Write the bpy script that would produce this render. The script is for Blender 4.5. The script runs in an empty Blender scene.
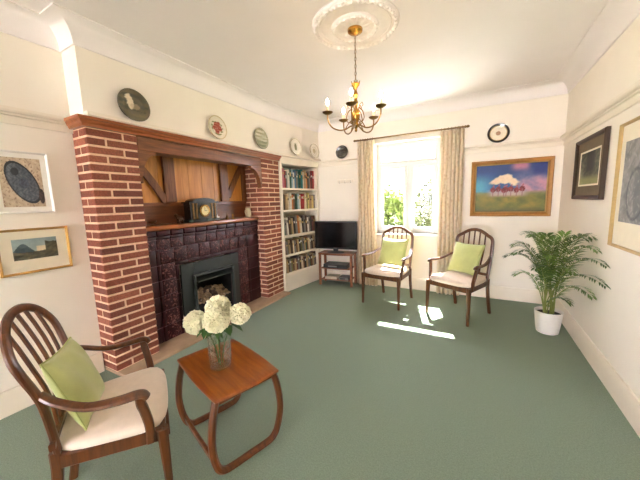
import bpy, bmesh, math, random
import numpy as np
from mathutils import Vector, Matrix
random.seed(7)
SC = bpy.context.scene
COL = SC.collection
PI = math.pi

# ------------------------------------------------------------------ colour / material helpers
def lin(c):
    return tuple(((x/255.0)/12.92 if x/255.0 <= 0.04045 else ((x/255.0+0.055)/1.055)**2.4) for x in c)

def nt(name):
    m = bpy.data.materials.new(name); m.use_nodes = True
    t = m.node_tree
    return m, t, t.nodes['Principled BSDF']

def mat(name, c, rough=.6, var=.12, scale=8., bump=0., bscale=60., metal=0., coat=0., stretch=(1, 1, 1), spec=.5, sheen=0.):
    """principled material with a procedural noise variation of the colour and optional bump"""
    m, t, b = nt(name); N = t.nodes; K = t.links
    tc = N.new('ShaderNodeTexCoord'); mp = N.new('ShaderNodeMapping'); mp.inputs['Scale'].default_value = stretch
    K.new(tc.outputs['Object'], mp.inputs['Vector'])
    n = N.new('ShaderNodeTexNoise'); n.inputs['Scale'].default_value = scale; n.inputs['Detail'].default_value = 4
    K.new(mp.outputs['Vector'], n.inputs['Vector'])
    r = N.new('ShaderNodeValToRGB')
    L = lin(c)
    r.color_ramp.elements[0].position = .3; r.color_ramp.elements[1].position = .7
    r.color_ramp.elements[0].color = (*[max(0, x*(1-var)) for x in L], 1)
    r.color_ramp.elements[1].color = (*[min(1, x*(1+var)) for x in L], 1)
    K.new(n.outputs['Fac'], r.inputs['Fac']); K.new(r.outputs['Color'], b.inputs['Base Color'])
    b.inputs['Roughness'].default_value = rough; b.inputs['Metallic'].default_value = metal
    b.inputs['Coat Weight'].default_value = coat; b.inputs['Coat Roughness'].default_value = .15
    b.inputs['Specular IOR Level'].default_value = spec
    b.inputs['Sheen Weight'].default_value = sheen
    if bump:
        n2 = N.new('ShaderNodeTexNoise'); n2.inputs['Scale'].default_value = bscale; n2.inputs['Detail'].default_value = 3
        K.new(tc.outputs['Object'], n2.inputs['Vector'])
        bp = N.new('ShaderNodeBump'); bp.inputs['Strength'].default_value = bump; bp.inputs['Distance'].default_value = .01
        K.new(n2.outputs['Fac'], bp.inputs['Height']); K.new(bp.outputs['Normal'], b.inputs['Normal'])
    return m

def wood(name, c1, c2, rough=.4, coat=.25, axis='x', scale=5.):
    m, t, b = nt(name); N = t.nodes; K = t.links
    tc = N.new('ShaderNodeTexCoord'); mp = N.new('ShaderNodeMapping')
    s = {'x': (1, 9, 9), 'y': (9, 1, 9), 'z': (9, 9, 1)}[axis]
    mp.inputs['Scale'].default_value = s
    K.new(tc.outputs['Object'], mp.inputs['Vector'])
    n = N.new('ShaderNodeTexNoise'); n.inputs['Scale'].default_value = scale; n.inputs['Detail'].default_value = 6
    n.inputs['Distortion'].default_value = .6
    K.new(mp.outputs['Vector'], n.inputs['Vector'])
    r = N.new('ShaderNodeValToRGB')
    r.color_ramp.elements[0].position = .32; r.color_ramp.elements[1].position = .68
    r.color_ramp.elements[0].color = (*lin(c1), 1); r.color_ramp.elements[1].color = (*lin(c2), 1)
    K.new(n.outputs['Fac'], r.inputs['Fac']); K.new(r.outputs['Color'], b.inputs['Base Color'])
    b.inputs['Roughness'].default_value = rough
    b.inputs['Coat Weight'].default_value = coat; b.inputs['Coat Roughness'].default_value = .2
    bp = N.new('ShaderNodeBump'); bp.inputs['Strength'].default_value = .08; bp.inputs['Distance'].default_value = .004
    K.new(n.outputs['Fac'], bp.inputs['Height']); K.new(bp.outputs['Normal'], b.inputs['Normal'])
    return m

def island(name, cols, rough=.8, bump=.4, bscale=90., coat=0., noise=.25):
    """colour picked per loose piece (bricks, tiles) plus noise"""
    m, t, b = nt(name); N = t.nodes; K = t.links
    g = N.new('ShaderNodeNewGeometry'); r = N.new('ShaderNodeValToRGB')
    el = r.color_ramp.elements
    while len(el) < len(cols): el.new(.5)
    for i, c in enumerate(cols):
        el[i].position = i/(len(cols)-1); el[i].color = (*lin(c), 1)
    K.new(g.outputs['Random Per Island'], r.inputs['Fac'])
    tc = N.new('ShaderNodeTexCoord'); n = N.new('ShaderNodeTexNoise')
    n.inputs['Scale'].default_value = bscale; n.inputs['Detail'].default_value = 5
    K.new(tc.outputs['Object'], n.inputs['Vector'])
    mr = N.new('ShaderNodeMapRange'); mr.inputs['From Min'].default_value = .3; mr.inputs['From Max'].default_value = .7
    mr.inputs['To Min'].default_value = 1-noise; mr.inputs['To Max'].default_value = 1+noise
    K.new(n.outputs['Fac'], mr.inputs['Value'])
    mx = N.new('ShaderNodeVectorMath'); mx.operation = 'SCALE'
    K.new(r.outputs['Color'], mx.inputs[0]); K.new(mr.outputs['Result'], mx.inputs['Scale'])
    K.new(mx.outputs['Vector'], b.inputs['Base Color'])
    b.inputs['Roughness'].default_value = rough
    b.inputs['Coat Weight'].default_value = coat; b.inputs['Coat Roughness'].default_value = .08
    bp = N.new('ShaderNodeBump'); bp.inputs['Strength'].default_value = bump; bp.inputs['Distance'].default_value = .01
    K.new(n.outputs['Fac'], bp.inputs['Height']); K.new(bp.outputs['Normal'], b.inputs['Normal'])
    return m

def vcol(name, rough=.6, coat=0.):
    m, t, b = nt(name); N = t.nodes; K = t.links
    a = N.new('ShaderNodeAttribute'); a.attribute_name = 'paint'
    tc = N.new('ShaderNodeTexCoord'); n = N.new('ShaderNodeTexNoise'); n.inputs['Scale'].default_value = 40
    K.new(tc.outputs['Object'], n.inputs['Vector'])
    mr = N.new('ShaderNodeMapRange'); mr.inputs['To Min'].default_value = .85; mr.inputs['To Max'].default_value = 1.15
    K.new(n.outputs['Fac'], mr.inputs['Value'])
    mx = N.new('ShaderNodeVectorMath'); mx.operation = 'SCALE'
    K.new(a.outputs['Color'], mx.inputs[0]); K.new(mr.outputs['Result'], mx.inputs['Scale'])
    K.new(mx.outputs['Vector'], b.inputs['Base Color'])
    b.inputs['Roughness'].default_value = rough; b.inputs['Coat Weight'].default_value = coat
    return m

def pane_mat(name, refl=.06):
    m, t, b = nt(name); N = t.nodes; K = t.links
    N.remove(b)
    tr = N.new('ShaderNodeBsdfTransparent'); gl = N.new('ShaderNodeBsdfGlossy'); gl.inputs['Roughness'].default_value = .02
    tr.inputs['Color'].default_value = (.97, .985, .975, 1)
    lw = N.new('ShaderNodeLayerWeight'); lw.inputs['Blend'].default_value = .25
    mu = N.new('ShaderNodeMath'); mu.operation = 'MULTIPLY'; mu.inputs[1].default_value = .5
    K.new(lw.outputs['Fresnel'], mu.inputs[0])
    mi = N.new('ShaderNodeMixShader'); K.new(mu.outputs[0], mi.inputs['Fac'])
    K.new(tr.outputs[0], mi.inputs[1]); K.new(gl.outputs[0], mi.inputs[2])
    K.new(mi.outputs[0], N['Material Output'].inputs['Surface'])
    return m

def emit(name, c, s):
    m, t, b = nt(name)
    b.inputs['Base Color'].default_value = (*lin(c), 1)
    b.inputs['Emission Color'].default_value = (*lin(c), 1); b.inputs['Emission Strength'].default_value = s
    return m

M = {}
M['wall'] = mat('cream_wall_paint', (246, 236, 221), .75, .02, 3, .05, 200)
M['ceil'] = mat('ceiling_paint', (244, 236, 231), .8, .02, 2, .04, 150)
M['trim'] = mat('cream_gloss_trim', (240, 228, 209), .4, .02, 5)
M['white'] = mat('white_gloss', (246, 242, 234), .35, .02, 5)
M['bookwhite'] = mat('cream_bookcase_paint', (240, 229, 208), .45, .02, 5)
M['upvc'] = mat('white_window_plastic', (228, 226, 220), .3, .01, 5)
M['plaster'] = mat('rose_plaster', (245, 237, 231), .7, .03, 20)
M['carpet'] = mat('green_carpet', (131, 147, 126), .95, .16, 130, .6, 420, spec=.1, sheen=.15)
M['mortar'] = mat('pink_mortar', (232, 192, 160), .9, .1, 40, .3, 150)
M['brick'] = island('red_brick', [(116, 58, 42), (142, 76, 54), (130, 66, 48), (154, 88, 64), (110, 56, 44), (146, 78, 54)])
M['tile'] = island('burgundy_glazed_tile', [(44, 8, 13), (58, 13, 17), (40, 8, 16), (52, 11, 18)], .36, .15, 30, coat=.05)
M['tile'].node_tree.nodes['Principled BSDF'].inputs['Specular IOR Level'].default_value = .3
M['reltile'] = island('burgundy_relief_tile', [(60, 17, 20), (84, 30, 30), (54, 16, 22)], .34, 1.0, 42, coat=.2, noise=.6)
def relief_tile():
    m, t, b = nt('burgundy_relief_tile'); N = t.nodes; K = t.links
    tc = N.new('ShaderNodeTexCoord'); n0 = N.new('ShaderNodeTexNoise'); n0.inputs['Scale'].default_value = 22; n0.inputs['Detail'].default_value = 3; n0.inputs['Distortion'].default_value = 2.2
    K.new(tc.outputs['Object'], n0.inputs['Vector'])
    r = N.new('ShaderNodeValToRGB'); e = r.color_ramp.elements
    e[0].position = .5; e[0].color = (*lin((48, 9, 14)), 1); e[1].position = .62; e[1].color = (*lin((132, 84, 78)), 1)
    q = e.new(.56); q.color = (*lin((66, 18, 22)), 1)
    K.new(n0.outputs['Fac'], r.inputs['Fac']); K.new(r.outputs['Color'], b.inputs['Base Color'])
    b.inputs['Roughness'].default_value = .36; b.inputs['Coat Weight'].default_value = .06; b.inputs['Specular IOR Level'].default_value = .3
    bp = N.new('ShaderNodeBump'); bp.inputs['Strength'].default_value = .9; bp.inputs['Distance'].default_value = .01
    K.new(n0.outputs['Fac'], bp.inputs['Height']); K.new(bp.outputs['Normal'], b.inputs['Normal'])
    return m
M['reltile'] = relief_tile()
M['grout'] = mat('dark_grout', (112, 74, 84), .8, .1, 40)
M['hearth'] = mat('hearth_tile', (176, 146, 116), .55, .12, 9, .1, 60)
M['oak'] = wood('lintel_oak', (100, 54, 24), (142, 82, 40), .45, .2, 'y')
M['crown'] = wood('crown_mahogany', (136, 68, 32), (168, 92, 46), .35, .3, 'y')
M['oakz'] = wood('brace_oak', (104, 58, 26), (140, 84, 40), .5, .1, 'z')
M['panel'] = wood('golden_panel', (190, 118, 44), (216, 146, 66), .5, .15, 'z', 3.)
M['dkpanel'] = wood('brown_panel', (98, 54, 26), (124, 72, 36), .5, .1, 'y')
M['mantel'] = wood('mantel_wood', (138, 76, 36), (172, 102, 52), .3, .4, 'y')
M['chair'] = wood('chair_mahogany', (72, 36, 12), (106, 58, 22), .35, .3, 'z')
M['table'] = wood('teak_top', (134, 64, 15), (166, 92, 26), .28, .4, 'x', 4.)
M['tableleg'] = wood('teak_leg', (84, 40, 12), (118, 62, 20), .35, .3, 'z')
M['stand'] = wood('stand_wood', (118, 64, 32), (150, 88, 46), .35, .3, 'x')
M['seat'] = mat('cream_upholstery', (230, 210, 190), .85, .04, 30, .15, 300, sheen=.2)
M['green'] = mat('green_satin', (188, 194, 122), .5, .06, 14, .1, 120, sheen=.4)
M['greenpipe'] = mat('green_piping', (176, 184, 112), .6, .05, 14)
M['metal'] = mat('grey_green_metal', (48, 53, 51), .5, .08, 12, metal=.2)
M['metal2'] = mat('grey_hood_metal', (66, 71, 69), .35, .05, 12, metal=.4)
M['black'] = mat('black_interior', (16, 15, 15), .7, .1, 12)
M['coal'] = mat('pale_pebble', (150, 122, 92), .8, .3, 30, .2, 80)
M['coal2'] = mat('dark_pebble', (84, 68, 56), .8, .3, 30, .2, 80)
M['brass'] = mat('brass', (186, 140, 62), .25, .1, 18, metal=.9)
M['brassdk'] = mat('antique_brass', (132, 98, 50), .35, .12, 18, metal=.85)
M['chain'] = mat('chain_metal', (140, 118, 90), .35, .1, 18, metal=.8)
M['candle'] = mat('cream_candle_tube', (240, 226, 190), .5, .03, 10)
M['bulb'] = emit('lit_bulb', (255, 222, 176), 12.)
M['slate'] = mat('black_slate', (22, 24, 24), .25, .2, 15, coat=.3)
M['slategreen'] = mat('green_black_marble', (30, 44, 36), .25, .3, 12, coat=.3)
M['dial'] = mat('dial_cream', (232, 216, 160), .5, .03, 10)
M['gold'] = mat('gold_frame', (186, 142, 70), .4, .12, 25, metal=.45)
M['gold2'] = mat('pale_gold_frame', (200, 168, 112), .4, .08, 25, metal=.35)
M['paintframe'] = mat('gilt_wood_frame', (172, 120, 56), .45, .12, 25, metal=.15)
M['framewhite'] = mat('white_frame', (236, 230, 222), .4, .02, 8)
M['framedark'] = mat('dark_walnut_frame', (62, 42, 28), .4, .15, 20)
M['matcream'] = mat('cream_mount', (238, 226, 200), .9, .02, 20)
M['matwhite'] = mat('white_mount', (238, 232, 222), .9, .02, 20)
M['matbrown'] = mat('brown_mount', (116, 100, 78), .9, .06, 20)
M['paint'] = vcol('painted_picture', .55)
M['china'] = vcol('painted_china', .25, .5)
M['screen'] = mat('black_screen', (12, 12, 14), .12, .05, 6)
M['plastic'] = mat('black_plastic', (24, 24, 25), .4, .08, 12)
M['grey'] = mat('grey_plastic', (128, 126, 122), .5, .05, 12)
M['paper'] = mat('pale_paper', (214, 200, 180), .8, .06, 12)
M['hook'] = mat('pale_hook', (186, 172, 154), .5, .05, 12)
M['pages'] = mat('page_paper', (222, 206, 176), .9, .06, 60, stretch=(1, 1, 1))
M['pot'] = mat('white_ceramic', (238, 230, 220), .35, .02, 8)
M['soil'] = mat('soil', (44, 34, 24), .95, .3, 60, .5, 90)
M['frond'] = mat('palm_green', (72, 100, 38), .45, .3, 9)
M['frond2'] = mat('palm_light_green', (104, 132, 56), .45, .25, 9)
M['stem'] = mat('stem_green', (128, 138, 66), .55, .2, 14)
M['petal'] = mat('ivory_petal', (253, 246, 214), .7, .05, 30)
M['leaf'] = mat('dark_leaf', (62, 100, 42), .5, .2, 20)
M['curtain'] = None
M['bush'] = mat('yellow_green_leaves', (44, 49, 10), .6, .35, 3)
M['bush2'] = mat('mid_green_leaves', (66, 78, 24), .6, .3, 3)
M['bark'] = mat('bark', (84, 66, 48), .9, .2, 14)
M['lawn'] = mat('lawn', (70, 84, 40), .95, .2, 3, .3, 60)
M['front_bounce'] = mat('grey_bounce_ground', (178, 172, 165), .95, .15, 20, .3, 60)  # tone chosen to limit light bounced in from the front
M['bounce_ground'] = mat('pale_bounce_ground', (214, 212, 210), .9, .1, 3, .2, 40)  # pale so that it reflects light up into the room
M['pane'] = pane_mat('window_glass')
M['rod'] = mat('bronze_rod', (132, 104, 62), .35, .08, 12, metal=.6)
M['bronze'] = mat('bronze_ornament', (92, 62, 38), .4, .2, 20, metal=.5)

def curtain_mat():
    m, t, b = nt('cream_patterned_curtain'); N = t.nodes; K = t.links
    tc = N.new('ShaderNodeTexCoord'); v = N.new('ShaderNodeTexVoronoi'); v.inputs['Scale'].default_value = 17
    K.new(tc.outputs['Object'], v.inputs['Vector'])
    r = N.new('ShaderNodeValToRGB'); e = r.color_ramp.elements
    e[0].position = .18; e[0].color = (*lin((230, 212, 184)), 1); e[1].position = .42; e[1].color = (*lin((243, 230, 206)), 1)
    K.new(v.outputs['Distance'], r.inputs['Fac']); K.new(r.outputs['Color'], b.inputs['Base Color'])
    b.inputs['Roughness'].default_value = .9; b.inputs['Sheen Weight'].default_value = .2
    tl = N.new('ShaderNodeBsdfTranslucent'); K.new(r.outputs['Color'], tl.inputs['Color'])
    mi = N.new('ShaderNodeMixShader'); mi.inputs['Fac'].default_value = .45
    K.new(b.outputs[0], mi.inputs[1]); K.new(tl.outputs[0], mi.inputs[2])
    K.new(mi.outputs[0], N['Material Output'].inputs['Surface'])
    return m
M['curtain'] = curtain_mat()

def glass_mat():
    m, t, b = nt('vase_glass'); N = t.nodes; K = t.links
    N.remove(b)
    tr = N.new('ShaderNodeBsdfTransparent'); tr.inputs['Color'].default_value = (.93, .96, .93, 1)
    gl = N.new('ShaderNodeBsdfGlossy'); gl.inputs['Roughness'].default_value = .04
    lw = N.new('ShaderNodeLayerWeight'); lw.inputs['Blend'].default_value = .2
    tc = N.new('ShaderNodeTexCoord'); n = N.new('ShaderNodeTexNoise'); n.inputs['Scale'].default_value = 45
    K.new(tc.outputs['Object'], n.inputs['Vector'])
    bp = N.new('ShaderNodeBump'); bp.inputs['Strength'].default_value = .5; bp.inputs['Distance'].default_value = .01
    K.new(n.outputs['Fac'], bp.inputs['Height']); K.new(bp.outputs['Normal'], gl.inputs['Normal'])
    mi = N.new('ShaderNodeMixShader'); K.new(lw.outputs['Facing'], mi.inputs['Fac'])
    K.new(tr.outputs[0], mi.inputs[1]); K.new(gl.outputs[0], mi.inputs[2])
    K.new(mi.outputs[0], N['Material Output'].inputs['Surface'])
    return m
M['glass'] = glass_mat()

# ------------------------------------------------------------------ mesh builder
_bevcache = {}
def _bevbox(sx, sy, sz, b, seg):
    k = (round(sx, 5), round(sy, 5), round(sz, 5), round(b, 5), seg)
    if k not in _bevcache:
        bm = bmesh.new(); bmesh.ops.create_cube(bm, size=1)
        for v in bm.verts: v.co = Vector((v.co.x*sx, v.co.y*sy, v.co.z*sz))
        bb = min(b, .45*min(sx, sy, sz))
        if bb > 0: bmesh.ops.bevel(bm, geom=bm.edges[:], offset=bb, segments=seg, affect='EDGES', profile=.5)
        bm.verts.index_update()
        _bevcache[k] = ([tuple(v.co) for v in bm.verts], [[v.index for v in f.verts] for f in bm.faces])
        bm.free()
    return _bevcache[k]

class MB:
    def __init__(s): s.v = []; s.f = []; s.c = []
    def add(s, vs, fs, col=None):
        o = len(s.v); s.v += [tuple(v) for v in vs]; s.f += [[i+o for i in f] for f in fs]
        if col is not None:
            s.c += col if isinstance(col, list) else [col]*len(vs)
        return s
    def box(s, a, b, bev=0., seg=1, mtx=None):
        c = [(a[i]+b[i])/2 for i in range(3)]; d = [abs(b[i]-a[i]) for i in range(3)]
        vs, fs = _bevbox(*d, bev, seg)
        vs = [Vector((v[0]+c[0], v[1]+c[1], v[2]+c[2])) for v in vs]
        if mtx: vs = [mtx @ v for v in vs]
        return s.add(vs, fs)
    def tube(s, pts, rad, n=10, flat=None, cap=True, up=None, close=False):
        """round (or elliptic: flat=(a,b) factors) tube along points, rad number or list"""
        P = [Vector(p) for p in pts]; k = len(P)
        R = rad if isinstance(rad, (list, tuple)) else [rad]*k
        vs = []; ref = None
        for i in range(k):
            if close: T = (P[(i+1) % k]-P[i-1]).normalized()
            else: T = (P[min(i+1, k-1)]-P[max(i-1, 0)]).normalized()
            if up is not None:
                S = T.cross(Vector(up)).normalized() if abs(T.dot(Vector(up))) < .999 else ref
            elif ref is None:
                S = T.cross(Vector((0, 0, 1)) if abs(T.z) < .9 else Vector((0, 1, 0))).normalized()
            else:
                S = (ref - T*ref.dot(T)).normalized()
            ref = S; U = S.cross(T)
            fa, fb = flat if flat else (1, 1)
            for j in range(n):
                a = 2*PI*j/n
                vs.append(P[i]+(S*math.cos(a)*fa+U*math.sin(a)*fb)*R[i])
        fs = []
        for i in range(k if close else k-1):
            for j in range(n):
                i2 = (i+1) % k
                fs.append([i*n+j, i*n+(j+1) % n, i2*n+(j+1) % n, i2*n+j])
        if cap and not close:
            fs.append(list(range(n))[::-1]); fs.append([(k-1)*n+j for j in range(n)])
        return s.add(vs, fs)
    def bar(s, pts, w, h, up=(0, 0, 1), cham=.2):
        """rectangular bar with chamfered corners along points: w across (side), h along 'up'-ish. w,h numbers or lists"""
        P = [Vector(p) for p in pts]; k = len(P)
        W = w if isinstance(w, (list, tuple)) else [w]*k; Hh = h if isinstance(h, (list, tuple)) else [h]*k
        vs = []
        for i in range(k):
            T = (P[min(i+1, k-1)]-P[max(i-1, 0)]).normalized()
            S = T.cross(Vector(up)).normalized(); U = S.cross(T)
            a, b = W[i]/2, Hh[i]/2; c = cham*min(a, b)*2
            for x, y in ((a-c, -b), (a, -b+c), (a, b-c), (a-c, b), (-a+c, b), (-a, b-c), (-a, -b+c), (-a+c, -b)):
                vs.append(P[i]+S*x+U*y)
        fs = []
        for i in range(k-1):
            for j in range(8):
                fs.append([i*8+j, i*8+(j+1) % 8, (i+1)*8+(j+1) % 8, (i+1)*8+j])
        fs.append(list(range(8))[::-1]); fs.append([(k-1)*8+j for j in range(8)])
        return s.add(vs, fs)
    def lathe(s, prof, c=(0, 0, 0), n=24, mtx=None, cap=True):
        vs = []; k = len(prof)
        for r, z in prof:
            for j in range(n):
                a = 2*PI*j/n; vs.append(Vector((c[0]+r*math.cos(a), c[1]+r*math.sin(a), c[2]+z)))
        if mtx: vs = [mtx @ v for v in vs]
        fs = [[i*n+j, i*n+(j+1) % n, (i+1)*n+(j+1) % n, (i+1)*n+j] for i in range(k-1) for j in range(n)]
        if cap:
            fs.append(list(range(n))[::-1]); fs.append([(k-1)*n+j for j in range(n)])
        return s.add(vs, fs)
    def ball(s, c, r, n=10, m=6, sq=(1, 1, 1), mtx=None):
        vs = []
        for i in range(m+1):
            t = PI*i/m
            for j in range(n):
                a = 2*PI*j/n
                v = Vector((r*sq[0]*math.sin(t)*math.cos(a), r*sq[1]*math.sin(t)*math.sin(a), r*sq[2]*math.cos(t)))
                vs.append((mtx @ v if mtx else v)+Vector(c))
        fs = [[i*n+j, (i+1)*n+j, (i+1)*n+(j+1) % n, i*n+(j+1) % n] for i in range(m) for j in range(n)]
        return s.add(vs, fs)
    def prism(s, poly, a, b, axis):
        """extrude polygon (2D) from a to b along axis; 2D axes are the other two in order"""
        def mk(p, t):
            return (t, p[0], p[1]) if axis == 0 else ((p[0], t, p[1]) if axis == 1 else (p[0], p[1], t))
        n = len(poly); vs = [mk(p, a) for p in poly]+[mk(p, b) for p in poly]
        fs = [[i, (i+1) % n, n+(i+1) % n, n+i] for i in range(n)]+[list(range(n))[::-1], list(range(n, 2*n))]
        return s.add(vs, fs)
    def strip(s, left, right, th, nrm):
        """thick ribbon between two polylines"""
        N = Vector(nrm)*th; k = len(left); vs = []
        for i in range(k):
            l, r = Vector(left[i]), Vector(right[i]); vs += [l, r, r+N, l+N]
        fs = []
        for i in range(k-1):
            for j in range(4): fs.append([i*4+j, i*4+(j+1) % 4, (i+1)*4+(j+1) % 4, (i+1)*4+j])
        fs += [[0, 1, 2, 3][::-1], [4*(k-1)+j for j in range(4)]]
        return s.add(vs, fs)
    def sweep(s, path, prof):
        """horizontal mouldings: path xy, room on the right; prof (offset into room, z)"""
        P = [Vector(p) for p in path]; k = len(P); n = len(prof); vs = []
        for i in range(k):
            d0 = (P[i]-P[i-1]).normalized() if i > 0 else None
            d1 = (P[i+1]-P[i]).normalized() if i < k-1 else None
            n0 = Vector((d0.y, -d0.x)) if d0 else None; n1 = Vector((d1.y, -d1.x)) if d1 else None
            if n0 is None: m_ = n1
            elif n1 is None: m_ = n0
            else:
                m_ = (n0+n1).normalized(); m_ = m_/max(.2, m_.dot(n0))
            for o, z in prof: vs.append((P[i].x+m_.x*o, P[i].y+m_.y*o, z))
        fs = [[i*n+j, i*n+(j+1) % n, (i+1)*n+(j+1) % n, (i+1)*n+j] for i in range(k-1) for j in range(n)]
        fs += [list(range(n))[::-1], [(k-1)*n+j for j in range(n)]]
        return s.add(vs, fs)
    def mesh(s, name, m, smooth=.6):
        me = bpy.data.meshes.new(name); me.from_pydata(s.v, [], s.f)
        bm = bmesh.new(); bm.from_mesh(me); bmesh.ops.recalc_face_normals(bm, faces=bm.faces[:]); bm.to_mesh(me); bm.free()
        if s.c and len(s.c) == len(s.v):
            at = me.color_attributes.new('paint', 'FLOAT_COLOR', 'POINT')
            at.data.foreach_set('color', [x for c in s.c for x in (*c[:3], 1.)])
        for x in (m if isinstance(m, (list, tuple)) else [m]): me.materials.append(x)
        if smooth:
            me.polygons.foreach_set('use_smooth', [True]*len(me.polygons)); me.set_sharp_from_angle(angle=smooth)
        me.update()
        return me
    def build(s, name, m, parent=None, smooth=.6, loc=(0, 0, 0), rot=(0, 0, 0)):
        o = bpy.data.objects.new(name, s.mesh(name, m, smooth)); COL.objects.link(o)
        o.location = loc; o.rotation_euler = rot
        if parent: o.parent = parent
        return o

GRP = {'wall_plate': 'plates standing on the picture rails', 'armchair': 'matching mahogany armchairs', 'cushion': 'green satin cushions', 'white_flower': 'white flowers in the vase', 'brick_pillar': 'brick pillars of the fireplace', 'curtain': 'curtains at the window', 'garden_bush': 'bushes in the garden outside', 'framed_picture': 'pictures on the walls'}
def tag(o, label, cat, group=None):
    group = group or GRP.get(o.name.split('.')[0])
    o['label'] = label; o['category'] = cat
    if group: o['group'] = group
    return o
def thing(name, label, cat, loc=(0, 0, 0), rz=0., group=None, rx=0., ry=0.):
    o = bpy.data.objects.new(name, None); COL.objects.link(o); o.empty_display_size = .1
    o.location = loc; o.rotation_euler = (rx, ry, rz)
    return tag(o, label, cat, group)
def struct(name, mb, m, parent=None, smooth=.6):
    o = mb.build(name, m, parent, smooth)
    if not parent: o['kind'] = 'structure'
    return o
def copy_tree(o, parent=None):
    c = o.copy(); COL.objects.link(c)
    if parent: c.parent = parent
    for ch in list(o.children): copy_tree(ch, c)
    return c
def bez(p, n=12):
    p = [Vector(q) for q in p]; out = []
    for i in range(n+1):
        t = i/n; q = p[:]
        while len(q) > 1: q = [q[j].lerp(q[j+1], t) for j in range(len(q)-1)]
        out.append(q[0])
    return out
def smoothpath(pts, n=6):
    """catmull-rom through points"""
    P = [Vector(p) for p in pts]; P = [P[0]*2-P[1]]+P+[P[-1]*2-P[-2]]; out = []
    for i in range(1, len(P)-2):
        for j in range(n):
            t = j/n
            out.append(.5*((2*P[i])+(P[i+1]-P[i-1])*t+(2*P[i-1]-5*P[i]+4*P[i+1]-P[i+2])*t*t+(3*P[i]-P[i-1]-3*P[i+1]+P[i+2])*t**3))
    out.append(P[-2]); return out

# ------------------------------------------------------------------ room dimensions
XL, XC, XR, YB, YF, H = -2.729, -2.527, .883, 4.425, -6.4, 2.64  # YF: unseen far end, set back to even out the fill light
Y1, Y2, Y3, Y4 = 1.135, 1.499, 3.109, 3.482
XBC = -2.37                      # where the bookcase wall meets the back wall
CRN = (XBC, YB)
# ---- shell
struct('floor', MB().box((-3.2, YF-.2, -.12), (1.1, YB, 0)), M['carpet'])
struct('ceiling', MB().box((-3.2, YF-.2, H), (1.1, YB+.3, H+.1)), M['ceil'])
struct('wall_left', MB().box((-3.1, YF, 0), (XL, Y1, H)), M['wall'])
cb = MB()
cb.prism([(-3.1, Y1), (XC, Y1), (XC, 3.3), (XBC, YB), (-3.1, YB)], 2.02, H, 2)
cb.box((-3.1, Y1, 0), (-2.89, YB, 2.02))
struct('wall_chimney', cb, M['wall'])
WX0, WX1, WZ0, WZ1 = -1.40, -.47, .845, 2.21
wb = MB()
wb.box((-3.1, YB, 0), (WX0, YB+.22, H)); wb.box((WX1, YB, 0), (XR+.2, YB+.22, H))
wb.box((WX0, YB, 0), (WX1, YB+.22, WZ0)); wb.box((WX0, YB, WZ1), (WX1, YB+.22, H))
struct('wall_back', wb, M['wall'])
struct('wall_right', MB().box((XR, YF, 0), (XR+.2, YB, H)), M['wall'])
FX0, FX1, FZ0, FZ1 = -2.6, -.2, .25, 2.45  # unseen opening, sized and placed for the fill light it admits
fb = MB()
fb.box((-3.1, YF-.2, 0), (FX0, YF, H)); fb.box((FX1, YF-.2, 0), (XR+.2, YF, H))
fb.box((FX0, YF-.2, 0), (FX1, YF, FZ0)); fb.box((FX0, YF-.2, FZ1), (FX1, YF, H))
struct('wall_front', fb, M['wall'])

# ---- mouldings
R0 = .125
cove = [(0, H-R0-.012), (.014, H-R0-.012), (.014, H-R0)]
for i in range(9):
    a = PI/2*i/8
    cove.append((.014+R0*(1-math.cos(a)), H-R0-.0+R0*math.sin(a)-.008))
cove += [(.014+R0+.02, H-.008), (.014+R0+.02, H), (0, H)]
perim = [(XL, YF), (XL, Y1), (XC, Y1), (XC, 3.3), CRN, (XR, YB), (XR, YF)]
struct('trim_1', MB().sweep(perim, cove), M['ceil'], smooth=.5)
rail = [(0, 1.93), (.014, 1.93), (.016, 1.98), (.03, 1.984), (.03, 1.996), (.05, 2.0), (.058, 2.012), (.058, 2.03), (0, 2.03)]
struct('trim_2', MB().sweep([(XL, YF), (XL, Y1)], rail), M['trim'], smooth=.4)
struct('trim_3', MB().sweep([CRN, (WX0-.01, YB)], rail), M['trim'], smooth=.4)
struct('trim_4', MB().sweep([(WX1+.01, YB), (XR, YB), (XR, YF)], rail), M['trim'], smooth=.4)
lip = [(0, 2.023), (.03, 2.023), (.045, 2.035), (.045, 2.06), (0, 2.06)]
struct('trim_5', MB().sweep([(XC, Y1+.005), (XC, 3.3), CRN], lip), M['trim'], smooth=.4)
bbp = [(0, 0), (.022, 0), (.022, .13), (.016, .15), (.012, .168), (0, .17)]
struct('baseboard_left', MB().sweep([(XL, YF), (XL, Y1-.01)], bbp), M['trim'], smooth=.4)
struct('baseboard_back', MB().sweep([CRN, (XR, YB)], bbp), M['trim'], smooth=.4)
struct('baseboard_right', MB().sweep([(XR, YB-.023), (XR, YF)], bbp), M['trim'], smooth=.4)

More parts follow.
